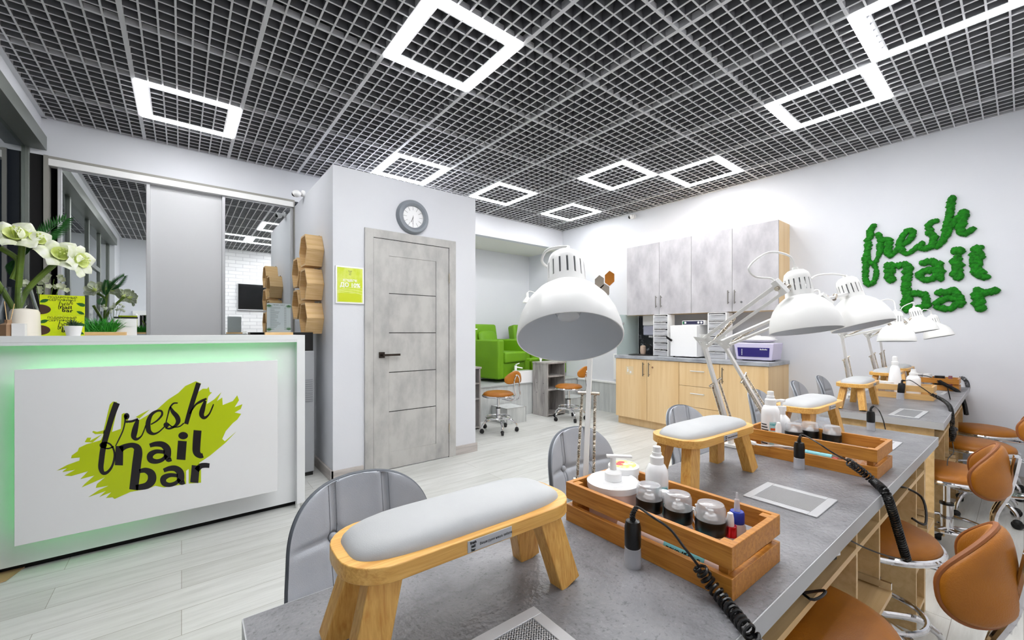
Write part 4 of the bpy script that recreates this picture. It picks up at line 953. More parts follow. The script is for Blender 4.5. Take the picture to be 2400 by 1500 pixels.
def spray(x, y, lab, s=1.0, r=.026, label=None, grp=None, z=CZ):
    t = thing('spray_bottle', lab, 'bottle', (x, y, z), 0, grp); H = .175*s
    MB().lathe([(0, 0), (r, 0), (r, .62*H), (r*.97, .68*H), (r*.72, .755*H), (r*.55, .77*H), (0, .77*H)], seg=32).build('bottle', M_whitegloss, t)
    MB().lathe([(r*.6, .755*H), (r*.6, .86*H), (r*.5, .875*H), (0, .875*H)], seg=24).build('collar', M_white, t)
    MB().lathe([(r*.42, .87*H), (r*.42, .92*H), (r*.36, .925*H), (r*.35, .995*H), (r*.3, H), (0, H)], seg=24).build('spray_head', M_white, t)
    if label:
        # wrapped label facing the camera side
        m = MB(); a0 = math.atan2(-y, -x); n = 10
        def strip(m, aa, ab, z0, z1, rr):
            ps = [aa+(ab-aa)*i/n for i in range(n+1)]
            for i in range(n):
                m.f([m.v((rr*math.cos(ps[i]), rr*math.sin(ps[i]), z0)), m.v((rr*math.cos(ps[i+1]), rr*math.sin(ps[i+1]), z0)), m.v((rr*math.cos(ps[i+1]), rr*math.sin(ps[i+1]), z1)), m.v((rr*math.cos(ps[i]), rr*math.sin(ps[i]), z1))])
        strip(m, a0-.1, a0+1.1, .08*H, .50*H, r+.0004); m.build('label_teal', mat('pale_teal_label', (184, 222, 226), .4), t)
        m = MB(); strip(m, a0+.0, a0+1.0, .36*H, .40*H, r+.0008); m.build('label_stripe', M_orange, t)
        m = MB()
        for k in range(9): strip(m, a0-1.15, a0-.2-.1*(k % 3), (.08+.045*k)*H, (.1+.045*k)*H, r+.0006)
        m.build('label_print', M_inkp, t)
        for i, chh in enumerate('ЭСТИЛОДЕЗ'):
            an = a0-.0+.12*i; text(chh, .009, face_M(((r+.001)*math.cos(an), (r+.001)*math.sin(an), .455*H), (-math.sin(an), math.cos(an), 0), (0, 0, 1)), M_teal, t, name='label_letter', depth=.0001, bold=.0002)
    return t
def pump(x, y, lab, r=.03, H=.19, z=CZ):
    t = thing('pump_bottle', lab, 'bottle', (x, y, z))
    MB().lathe([(0, 0), (r, 0), (r, .5*H), (r*.85, .6*H), (r*.4, .68*H), (r*.4, .76*H), (0, .76*H)], seg=32).build('bottle', M_whitegloss, t)
    MB().lathe([(r*.5, .75*H), (r*.5, .84*H), (.004, .85*H), (.004, .93*H), (0, .93*H)], seg=20).build('collar', M_white, t)
    MB().box(-.012, .012, -.009, .009, .93*H, .98*H).bar((0, 0, .96*H), (-.04, .02, .955*H), .012, .009).build('pump_head', M_white, t, bevel=.002)
    return t
# crate 1 contents
tub = thing('pump_tub', 'large round white tub with a pump on its lid in the nearest crate', 'tub', (.80, .612, CZ))
MB().lathe([(0, 0), (.055, 0), (.058, .085), (0, .085)], seg=40).build('tub', mat('pink_tub', (226, 200, 190), .35), tub)
MB().lathe([(.0605, .078), (.0615, .092), (.055, .097), (.05, .094), (0, .094)], seg=40).build('lid', M_whitegloss, tub)
MB().lathe([(.02, .094), (.02, .112), (.013, .118), (.008, .119), (.0065, .148), (0, .148)], seg=24).build('pump_collar', M_white, tub)
MB().bar((-.012, .01, .151), (.034, -.028, .149), .013, .006).build('pump_spout', M_white, tub, bevel=.002)
text('AVA', .016, face_M((-.035, -.0465, .045), (.8, -.6, 0), (0, 0, 1)), M_ink, tub, depth=.0002)
cr = thing('cream_tub', 'small white cream tub with a red and green fruit picture on its lid', 'tub', (.872, .635, CZ))
MB().lathe([(0, 0), (.034, 0), (.036, .088), (.038, .09), (.038, .108), (.034, .111), (0, .111)], seg=36).build('tub', M_white, cr)
MB().cyl((0, 0, .111), (0, 0, .1114), .031, seg=28).build('lid_label', mat('lid_print', (240, 232, 190), .4, kind='noise', col2=(196, 220, 90), scale=(60, 60, 60), lo=.45, hi=.55), cr)
m = MB(); m.plate([(-.016+.012*math.cos(a), .008+.008*math.sin(a*2)+.008*math.sin(a)) for a in [i*PI/8 for i in range(16)]], .1114, .1118); m.plate([(.006+.011*math.cos(a), .012+.008*math.sin(a)) for a in [i*PI/8 for i in range(16)]], .1114, .1118); m.build('fruit_print', mat('red_print', (206, 52, 50), .4), cr)
spray(.878, .545, 'white spray bottle rising highest in the nearest crate', label=True)
jar(.80, .515, 'leftmost black banded flip top jar in the nearest crate')
jar(.802, .449, 'middle black banded flip top jar in the nearest crate')
jar(.805, .383, 'rightmost black banded flip top jar in the nearest crate')
c = thing('small_vial', 'little clear vial with a white cap between the first two jars', 'vial', (.835, .50, CZ)); MB().lathe([(0, 0), (.013, 0), (.013, .07), (0, .07)], seg=18).build('vial', mat('teal_vial', (170, 205, 205), .2, trans=.3), c); MB().lathe([(.0125, .07), (.0125, .088), (.01, .093), (0, .094)], seg=18).build('cap', M_white, c)
c = thing('dropper_bottle', 'small dropper bottle with a shiny red collar and white bulb', 'bottle', (.83, .357, CZ))
MB().lathe([(0, 0), (.013, 0), (.013, .045), (.008, .052), (0, .052)], seg=20).build('bottle', M_frost, c); MB().lathe([(.0115, .05), (.0115, .07), (0, .07)], seg=20).build('collar', mat('red_metal', (200, 24, 34), .2, metal=.6), c); MB().lathe([(.007, .07), (.0065, .085), (.005, .094), (0, .097)], seg=16).build('bulb', M_white, c)
c = thing('applicator_bottle', 'clear applicator bottle with a blue screw cap and thin nozzle', 'bottle', (.872, .362, CZ))
MB().lathe([(0, 0), (.016, 0), (.016, .055), (.012, .064), (0, .064)], seg=20).build('bottle', M_frost, c); MB().lathe([(.0135, .062), (.0135, .082), (.012, .085), (0, .085)], seg=20).build('cap', mat('blue_cap', (30, 56, 160), .35), c); MB().lathe([(.006, .085), (.0045, .108), (.0025, .11), (.002, .122), (0, .123)], seg=14).build('nozzle', M_frost, c)
c = thing('remover_bottle', 'pale pink and turquoise labelled bottle lying inside the nearest crate', 'bottle', (.752, .42, CZ+.024))
MB().cyl((0, -.09, 0), (0, .13, 0), .022, seg=24).build('bottle', mat('pink_liquid', (232, 214, 210), .3), c)
MB().cyl((0, -.06, 0), (0, .02, 0), .0225, seg=24).build('label', mat('turquoise_label', (130, 208, 220), .4), c)
text('лака (без а', .013, face_M((-.0228, -.02, .006), (0, -1, 0), (0, 0, 1)), M_ink, c, depth=.0002, bold=.0003)
c = thing('cotton_bud_bag', 'clear bag with cotton buds between jars and dropper', 'bag', (.86, .43, CZ)); m = MB(); random.seed(6)
for k in range(9):
    e = Vector((random.uniform(-.03, .03), random.uniform(-.03, .03), random.uniform(.05, .085))); m.tube([(0, 0, .01), e], .0012, 5).ball(e, .003, 6)
m.build('cotton_buds', M_white, c)
# crate 2 contents
G2 = 'flip top jars with black bands in the second orange crate'
spray(1.735, .60, 'white spray bottle with turquoise label in the second orange crate', 1.27, .031, True)
pump(1.805, .585, 'rounded white pump bottle beside the labelled spray bottle')
jar(1.755, .53, 'leftmost black banded jar in the second orange crate', G2); jar(1.82, .498, 'middle black banded jar in the second orange crate', G2); jar(1.812, .43, 'rightmost black banded jar in the second orange crate', G2)
c = thing('small_dropper', 'tiny white nozzle bottle before the labelled spray bottle', 'bottle', (1.70, .562, CZ)); MB().lathe([(0, 0), (.014, 0), (.014, .07), (.01, .08), (.01, .1), (.006, .115), (0, .117)], seg=18).build('bottle', M_whitegloss, c)
c = thing('foil_packet', 'flat lace patterned packet in the right part of the second crate', 'packet', (1.775, .34, CZ)); MB().box(-.04, .04, -.035, .035, 0, .05).build('packet', mat('tan_packet', (224, 190, 150), .5, kind='voronoi', col2=(240, 228, 214), scale=(90, 90, 90)), c)
c = thing('red_cap_bottle', 'turquoise bottle with a red cap lying in the second crate', 'bottle', (1.69, .43, CZ+.02)); MB().cyl((0, -.03, 0), (0, .06, 0), .017, seg=18).build('bottle', MATS['turquoise_label'], c); MB().cyl((0, -.045, 0), (0, -.03, 0), .01, seg=14).build('cap', MATS['red_print'], c)
# white cable with adapter beside crate 2
c = thing('white_cable', 'white cable with an inline switch in front of the second orange crate', 'cable', (0, 0, 0))
MB().tube([PZ(1735, 1030, .80), PZ(1780, 1043, .793), PZ(1830, 1046, .79), PZ(1880, 1052, .785), PZ(1915, 1068, .77)], .0032, 8, smooth=5).build('cord', M_white, c)
a_, b_ = PZ(1735, 1030, .80), PZ(1772, 1040, .795); MB().bar(a_, b_, .016, .013).build('switch', M_white, c, bevel=.004)
# crate 3 and 4 contents
c = thing('tall_bottle', 'tall white conical bottle in the pale crate', 'bottle', (3.955, .575, CZ)); MB().lathe([(0, 0), (.042, 0), (.04, .08), (.027, .19), (.016, .215), (0, .215)], seg=28).build('bottle', M_whitegloss, c); MB().lathe([(.019, .212), (.019, .235), (.015, .24), (.015, .268), (.01, .275), (0, .276)], seg=20).build('cap', M_white, c)
spray(3.955, .48, 'round shouldered white spray bottle in the pale crate', 1.08, .038)
G3 = 'flat jars in the pale crate'
for x, y, lab in ((3.89, .63, 'flat white lidded jar left of the tall bottle in the pale crate'), (3.87, .59, 'flat white lidded jar just before the tall bottle in the pale crate')):
    c = thing('flat_jar', lab, 'jar', (x, y, CZ), 0, G3); MB().lathe([(0, 0), (.024, 0), (.024, .06), (0, .06)], seg=20).build('jar', M_frost, c); MB().lathe([(.0245, .06), (.0245, .078), (0, .078)], seg=20).build('band', M_black, c); MB().lathe([(.024, .078), (.023, .1), (0, .101)], seg=20).build('lid', M_white, c)
c = thing('pink_vial', 'small dark and pink vial lying low in the pale crate', 'vial', (3.86, .46, CZ+.012)); MB().cyl((0, -.04, 0), (0, .03, 0), .011).build('vial', mat('mauve', (150, 96, 110), .4), c)
for x, y, r, h, lab, m_ in ((4.66, .54, .03, .115, 'white jar in the far orange crate', M_whitegloss), (4.72, .49, .028, .11, 'second white jar in the far orange crate, black band', M_white), (4.70, .42, .032, .10, 'dark lidded box standing up in the far orange crate', M_black), (4.68, .36, .012, .105, 'small pink capped vial in the far orange crate', MATS['mauve'])):
    c = thing('small_jar', lab, 'jar', (x, y, CZ)); MB().lathe([(0, 0), (r, 0), (r, h*.75), (r*.9, h), (0, h)], seg=20).build('jar', m_, c)
# ------------------------------------------------------------------ drill handpieces with coiled cords
def coil(path, r, wire, turns):
    P3 = catmull([Vector(p) for p in path], 12); n = len(P3); tot = sum((P3[i+1]-P3[i]).length for i in range(n-1)); out = []
    t0 = (P3[1]-P3[0]).normalized(); a = t0.orthogonal().normalized(); acc = 0; steps = turns*10; j = 0; L0 = [0]
    for i in range(n-1): L0.append(L0[-1]+(P3[i+1]-P3[i]).length)
    for k in range(steps+1):
        s_ = tot*k/steps
        while j < n-2 and L0[j+1] < s_: j += 1
        f_ = (s_-L0[j])/max(1e-9, L0[j+1]-L0[j]); p = P3[j].lerp(P3[j+1], f_); t = (P3[j+1]-P3[j]).normalized()
        a = (a-t*a.dot(t)).normalized(); b_ = t.cross(a); an = 2*PI*turns*k/steps
        out.append(p+(a*math.cos(an)+b_*math.sin(an))*r)
    return out
def handpiece(loc, lab, lean, straight, coils, wire2=None, s=1.0, r=.0098, cup=True):
    """straight/coils are world points"""
    t = thing('drill_handpiece', lab, 'handpiece', loc, 0, 'black drill handpieces with coiled cords'); o = Vector(loc); lx = Vector(lean)
    if cup: MB().lathe([(.017*s, 0), (.0155*s, .035*s), (.0145*s, .036*s), (.015*s, .002), (0, .002)], (0, 0, 0), (0, 0, 1), 20).build('clear_stand', mat('smoky_clear', (205, 207, 215), .1, alpha=.45, coat=.3), t)
    A = Vector((0, 0, 1))+lx; A.normalize(); z0 = .012
    MB().lathe([(0, z0), (.009*s, z0), (.0125*s, .03*s), (.014*s, .036*s)], (0, 0, 0), A, 20).build('collet', mat('handpiece_grey', (120, 124, 132), .3, metal=.5), t)
    MB().lathe([(.0135*s, .034*s), (.0155*s, .04*s), (.0155*s, .075*s), (.013*s, .086*s), (.005*s, .088*s), (0, .088*s)], (0, 0, 0), A, 24).build('body', M_black, t)
    p0 = A*.086*s; q = [Vector(p)-o for p in straight]
    first = [p0, p0+A*.018*s]+q
    m = MB()
    pp = catmull([p0, p0+A*.014*s, q[0]], 4)
    for i, p in enumerate(pp[:-1]): m.cyl(p, p+(pp[i+1]-p)*.6, (.0062-.0003*i)*s, seg=10)
    m.build('strain_relief', M_blackr, t)
    MB().tube(first, .0022*s, 7, smooth=8).build('cord', M_black, t)
    if coils:
        cp = [Vector(p)-o for p in coils]; ln = sum((cp[i+1]-cp[i]).length for i in range(len(cp)-1)); MB().tube(coil(cp, r, .0024, int(ln/.0096)), .0026, 6).build('coiled_cord', M_black, t)
    if wire2: MB().tube([Vector(p)-o for p in wire2], .002, 6, smooth=6).build('trailing_cord', M_black, t)
    return t
h1 = PZ(1483, 1325, TZ)
handpiece(h1, 'nearest black handpiece in a clear stand before the first orange crate', (0, 0, 0), [h1+Vector((.006, -.006, .113)), PZ(1530, 1212, .868), PZ(1570, 1240, .852), PZ(1605, 1285, .83), PZ(1640, 1330, .80)],
  [PZ(1638, 1328, .80), PZ(1665, 1368, .775), PZ(1700, 1412, .762), PZ(1735, 1455, .762), PZ(1768, 1500, .755), PZ(1790, 1570, .70), PZ(1795, 1660, .62)])
h2 = PZ(1873, 1098, TZ)
handpiece(h2, 'black handpiece in a clear stand before the second orange crate', (.02, 0, 0), [h2+Vector((.008, -.008, .112)), PZ(1915, 1037, .865), PZ(1950, 1060, .845), PZ(1990, 1082, .82)],
  [PZ(1988, 1082, .82), PZ(2020, 1105, .79), PZ(2050, 1130, .765), PZ(2075, 1155, .762), PZ(2092, 1200, .70), PZ(2108, 1255, .62), PZ(2125, 1312, .53)],
  [PZ(2125, 1312, .53), PZ(2080, 1303, .58), PZ(2030, 1285, .62), PZ(1990, 1265, .66)])
h3 = PZ(2041, 1008, TZ)
handpiece(h3, 'black handpiece standing alone on the end of the near table', (0, 0, 0), [h3+Vector((.008, -.01, .112)), PZ(2060, 962, .855), PZ(2070, 985, .80), PZ(2075, 1006, .755)], None)
h4 = PZ(2110, 936, TZ)
handpiece(h4, 'leaning black handpiece before the pale crate', (.1, -.06, 0), [h4+Vector((.03, -.02, .125)), PZ(2135, 892, .87), PZ(2160, 908, .84), PZ(2183, 924, .80)],
  [PZ(2183, 924, .80), PZ(2210, 938, .775), PZ(2227, 955, .765), PZ(2232, 990, .70), PZ(2232, 1035, .60)], [PZ(2232, 1035, .6), PZ(2235, 1060, .55), PZ(2222, 1075, .52), PZ(2220, 1095, .48)], 1.25, .0085)
h5 = PD(2178, 868, 3.65)
handpiece(h5, 'farthest black handpiece standing in the orange crate by the wall', (0, 0, 0), [h5+Vector((.01, -.02, .118)), PD(2205, 862, 3.6), PD(2235, 876, 3.5)],
  [PD(2235, 876, 3.5), PD(2262, 890, 3.4), PD(2270, 915, 3.4), PD(2275, 945, 3.4)], [PD(2275, 945, 3.4), PD(2255, 948, 3.4), PD(2238, 938, 3.4)], 1.0, .012, False)
c = thing('coiled_cable', 'thick black coiled cord hanging over the far table end', 'cable', (0, 0, 0))
pp = [PD(2200, 893, 3.2), PD(2222, 905, 3.15), PD(2245, 918, 3.1), PD(2258, 940, 3.05), PD(2265, 972, 3.0)]
MB().tube(coil(pp, .011, .003, 60), .003, 6).build('coiled_cord', M_black, c); MB().tube([PD(2150, 879, 3.3), PD(2175, 882, 3.3), PD(2200, 893, 3.2)], .003, 6, smooth=5).build('cord', M_black, c)
c = thing('power_adapter', 'black plug adapter dangling in tangled cords at the far table end', 'adapter', PD(2232, 1015, 2.75)); MB().ball((0, 0, 0), .03, 12, (1, .7, 1.5)).ball((.05, -.01, .02), .018, 10, (1.6, .8, .8)).build('adapter', M_black, c)
MB().tube([(0, 0, .03), (.01, 0, .15), (-.02, .02, .3)], .003, 6, smooth=5).build('cord', M_black, c)
# cords and plugs on the long shelf under the near table
c = thing('black_charger', 'black charger and looped cord on the shelf under the near table', 'charger', (1.22, .34, .617)); MB().bar((0, 0, .012), (.09, -.03, .012), .024, .02).build('plug', M_black, c, bevel=.003); MB().bar((.09, -.03, .012), (.11, -.037, .012), .012, .01).build('tip', M_chrome, c)
MB().tube([(0, 0, .01), (-.08, .02, .006), (-.16, -.05, .006), (-.1, -.06, .006), (-.22, .0, .006), (-.3, .02, .006)], .003, 7, smooth=6).build('cord', M_black, c)
c = thing('black_adapter', 'black adapter and cord on the shelf at the far part of the near table', 'adapter', (1.95, .34, .617)); MB().box(-.05, .05, -.02, .02, 0, .03).build('adapter', M_black, c, bevel=.004); MB().tube([(.05, 0, .012), (.14, -.03, .01), (.2, -.1, -.03), (.12, -.12, -.10), (.08, -.09, -.08)], .004, 7, smooth=6).build('cord', M_black, c)
# ------------------------------------------------------------------ stools
def backrest_mesh(m, mt, t, c, R, half, hh, th, tilt):
    c = Vector(c)
    def fn(a, b, h):
        an = a*half; hb = hh*(1-.16*a*a+.0*a)
        rr = R-h*th; y = -R+rr*math.cos(an) if False else 0
        p = Vector((rr*math.sin(an), R-rr*math.cos(an), b*hb+.012*math.cos(a*PI)))
        p = Matrix.Rotation(tilt, 3, 'X') @ p
        return c+p
    m.pillow(fn, 8, 56, 2.7, 1, pw=.4)
def stool(loc, rz, lab, grp, back=True, SH=.45):
    t = thing('rolling_stool', lab, 'stool', loc, rz, grp)
    MB().lathe([(0, SH-.03), (.165, SH-.03), (.182, SH-.012), (.187, SH), (.18, SH+.014), (.15, SH+.03), (.08, SH+.037), (0, SH+.038)], seg=56).build('seat', M_brown, t, sharp=60)
    MB().tube([(.189*math.cos(a*PI/24), .189*math.sin(a*PI/24), SH-.016) for a in range(48)], .0115, 10, closed=True).build('seat_ring', M_chrome, t)
    MB().lathe([(0, SH-.045), (.10, SH-.045), (.178, SH-.03), (0, SH-.03)], seg=40).build('seat_pan', M_chrome, t)
    MB().cyl((0, 0, .13), (0, 0, .28), .026, seg=20).cyl((0, 0, .28), (0, 0, SH-.04), .014, seg=16).build('gas_column', M_chrome, t)
    MB().cyl((0, 0, .278), (0, 0, .29), .028, seg=20).build('column_collar', M_black, t)
    MB().tube([(.15*math.cos(a*PI/20), .15*math.sin(a*PI/20), .175) for a in range(40)], .009, 8, closed=True).build('foot_ring', M_chrome, t)
    for k in range(5):
        a = k*2*PI/5+.3; ca, sa = math.cos(a), math.sin(a)
        l = MB().tube([(.02*ca, .02*sa, .15), (.14*ca, .14*sa, .145), (.21*ca, .21*sa, .10), (.225*ca, .225*sa, .062)], [.014, .010], 10, smooth=4).build('leg', M_chrome, t)
        MB().cyl((.225*ca-.012*sa, .225*sa+.012*ca, .025), (.225*ca+.012*sa, .225*sa-.012*ca, .025), .0245, seg=18).ball((.225*ca, .225*sa, .038), .022, 12, (1, 1, .9)).build('caster', M_blackr, l)
    MB().bar((.03, -.03, SH-.055), (.13, .02, SH-.07), .02, .008).build('lever', M_black, t, bevel=.003)
    if back == 'flat':
        m = MB(); backrest_mesh(m, None, t, (0, -.318, .752), .117, 1.18, .077, .019, math.radians(-6)); b_ = m.build('backrest', M_brown, t, sharp=70)
        def fn(a, R=.19, half=1.02, hh=.098): return None
        e = []
        for k in range(64):
            th = 2*PI*k/64; cx, sy = math.cos(th), math.sin(th); a = math.copysign(abs(cx)**(2/2.7), cx); b2 = math.copysign(abs(sy)**(2/2.7), sy); R = .117; an = a*1.18
            p = Vector((R*math.sin(an), R-R*math.cos(an), b2*.077*(1-.16*a*a)+.012*math.cos(a*PI))); e.append(Vector((0, -.318, .752))+Matrix.Rotation(math.radians(-6), 3, 'X') @ p)
        MB().tube(e, .005, 8, closed=True).build('piping', mat('dark_tan_leather', (140, 80, 32), .5), b_)
        pts = [(0, -.06, SH-.052), (0, -.22, SH-.055), (0, -.285, SH-.03), (0, -.305, .51), (0, -.300, .61), (0, -.33, .70), (0, -.348, .81)]
        P3 = catmull([Vector(p) for p in pts], 5); m = MB(); hw = .026
        for sx in (-1, 1):
            for i in range(len(P3)-1): m.bar(P3[i], P3[i+1]+(P3[i+1]-P3[i])*.02, .011, .016, (1, 0, 0)) if False else None
            m.tube([p+Vector((sx*(hw-.008), 0, 0)) for p in P3], .0085, 10)
        for i in list(range(0, 12))+list(range(len(P3)-8, len(P3)-1)): m.box(-hw+.006, hw-.006, min(P3[i].y, P3[i+1].y)-.004, max(P3[i].y, P3[i+1].y)+.004, min(P3[i].z, P3[i+1].z)-.002, max(P3[i].z, P3[i+1].z)+.002)
        m.build('back_bracket', M_chrome, t)
        MB().cyl((0, -.325, .71), (0, -.346, .713), .008, seg=14).build('knob', M_black, t)
    elif back:
        m = MB(); backrest_mesh(m, None, t, (0, -.27, .665), .26, .62, .072, .018, math.radians(-4)); m.build('backrest', M_brown, t, sharp=70)
        MB().tube([(-.045, -.1, SH-.04), (-.045, -.24, SH-.05), (-.045, -.30, SH+.0), (-.045, -.285, SH+.12), (-.045, -.29, SH+.2), (0, -.292, SH+.25), (.045, -.29, SH+.2), (.045, -.285, SH+.12), (.045, -.30, SH), (.045, -.24, SH-.05), (.045, -.1, SH-.04)], .008, 10, smooth=5).build('back_bracket', M_chrome, t)
    return t
G = 'tan leather stools on the near side of the tables'
s1 = stool((1.19, .34, 0), -.05, 'nearest tan leather stool, cut by the bottom right corner', G, 'flat', .50)
s1 = stool((2.02, .36, 0), .06, 'second tan stool, pushed in below the gap after the second crate', G, 'flat')
dup(s1, 'third tan stool, beside the gap between the two tables', (3.2, .26, 0), -.06)
dup(s1, 'fourth tan stool, under the far table', (4.1, .21, 0), .04)
dup(s1, 'fifth tan stool, closest to the right wall', (4.77, .2, 0), 0)
stool((3.0, 4.0, 0), math.radians(12), 'tan stool beside the cubicle corner in the alcove area', 'tan stools before the platform', True)
stool((4.16, 3.93, 0), math.radians(12), 'tan stool standing in front of the grey shelf tower', 'tan stools before the platform', True)
# ------------------------------------------------------------------ grey tufted chairs (face the tables, towards -y)
def grey_chair(loc, rz, lab):
    t = thing('tufted_chair', lab, 'chair', loc, rz, 'grey tufted chairs on the far side of the tables')
    prof = [Vector(p) for p in ((0, -.24, .435), (0, -.2, .455), (0, -.05, .44), (0, .10, .445), (0, .17, .48), (0, .20, .55), (0, .215, .63), (0, .228, .71), (0, .24, .787))]
    P3 = catmull(prof, 13); n = len(P3); NT = 48
    Ls = [0]
    for i in range(n-1): Ls.append(Ls[-1]+(P3[i+1]-P3[i]).length)
    T = Ls[-1]; seams_s = [.22, .40]+[Ls[min(range(n), key=lambda k: abs(P3[k].z-q)+(9 if k < n/2 else 0))]/T for q in (.49, .635)]
    def wid(s):
        base = .212+.012*math.sin(PI*min(1, s*1.6))-(.03*max(0, (s-.5)/.5))
        e = max(0, (s-.78)/.22); e2 = max(0, (.12-s)/.12)
        return base*max(0.0, 1-e**2.6)**.42*max(0., 1-e2**3)**.4 if s < .9995 else .02
    def pt(i, t_, off):
        s = Ls[i]/T; w_ = max(wid(s), .012); p = P3[i].copy(); tg = (P3[min(i+1, n-1)]-P3[max(i-1, 0)]).normalized(); nn = Vector((0, -tg.z, tg.y)) # towards the sitter
        x = t_*w_; back = min(1, max(0, (s-.45)/.2)); curl = .055*(abs(x)/.2)**2.2*back+.02*(abs(x)/.2)**2*(1-back)
        d_ = 0
        if off > 0:
            dv = min(abs(x-.075), abs(x+.075)); dh = min(abs(s-q)*T for q in seams_s)
            d_ = -.010*math.exp(-(dv/.010)**2)-.011*math.exp(-(dh/.009)**2)-.014*math.exp(-((dv/.022)**2+(dh/.022)**2)); edge = 1-abs(t_)**8; d_ = d_*edge+.004*edge
        return p+Vector((x, 0, 0))+nn*(curl+d_+off*.012) if True else p
    m = MB(); F = [[m.v(pt(i, -1+2*j/NT, 1)) for j in range(NT+1)] for i in range(n)]; B = [[m.v(pt(i, -1+2*j/NT, -1)) for j in range(NT+1)] for i in range(n)]
    for i in range(n-1):
        for j in range(NT): m.f([F[i][j], F[i][j+1], F[i+1][j+1], F[i+1][j]]); m.f([B[i][j+1], B[i][j], B[i+1][j], B[i+1][j+1]])
        m.f([F[i][0], F[i+1][0], B[i+1][0], B[i][0]]); m.f([F[i][NT], B[i][NT], B[i+1][NT], F[i+1][NT]])
    for j in range(NT): m.f([F[0][j+1], F[0][j], B[0][j], B[0][j+1]]); m.f([F[n-1][j], F[n-1][j+1], B[n-1][j+1], B[n-1][j]])
    sh = m.build('shell', M_greylea, t, sharp=70)
    e = [pt(i, -1, 0) for i in range(n)]+[pt(i, 1, 0) for i in range(n-1, -1, -1)]
    MB().tube(e, .006, 8, closed=True).build('piping', mat('dark_grey_piping', (84, 89, 96), .5), sh)
    for q in seams_s:
        i = min(range(n), key=lambda k: abs(Ls[k]/T-q))
        for x in (-.075, .075):
            w_ = wid(q); p = pt(i, x/w_, 1); MB().ball(p+Vector((0, -.018, .003)), .0125, 14, (1, .8, 1)).build('button', M_greylea, sh)
    m = MB()
    for x in (-.085, -.066, .066, .085):
        pr = None
        for i in range(6, n-1):
            w_ = wid(Ls[i]/T)
            if w_ < abs(x)*1.1: continue
            p = pt(i, x/w_, 1); nx = pt(i+1, x/max(wid(Ls[i+1]/T), abs(x)), 1)
            for k in range(2):
                a_, b_ = p.lerp(nx, k*.5+.08), p.lerp(nx, k*.5+.36); m.bar(a_+Vector((0, -.0006, 0)), b_+Vector((0, -.0006, 0)), .0014, .0014)
    m.build('stitching', MATS['dark_grey_piping'], sh)
    for sx in (-1, 1):
        for sy in (-1, 1): MB().tube([(sx*.10, sy*.09, .43), (sx*.20, sy*.20, 0)], [.014, .010], 10).build('leg', M_hexw, t)
    return t
g1 = grey_chair((.405, .985, 0), .02, 'nearest grey tufted chair behind the largest hand rest')
for x, lab in ((1.31, 'second grey tufted chair, behind the big lamp pole'), (2.17, 'third grey tufted chair, seen over the second hand rest'), (3.21, 'grey tufted chair before the end of the base cabinets, above the labelled bottle'),
        (4.05, 'grey tufted chair right of the base cabinets, second from the right wall'), (4.72, 'sixth grey tufted chair, nearest the right wall')):
    dup(g1, lab, (x, .985, 0), {1.31: .02, 2.17: 0, 3.21: .05, 4.05: .1, 4.72: .1}[x])
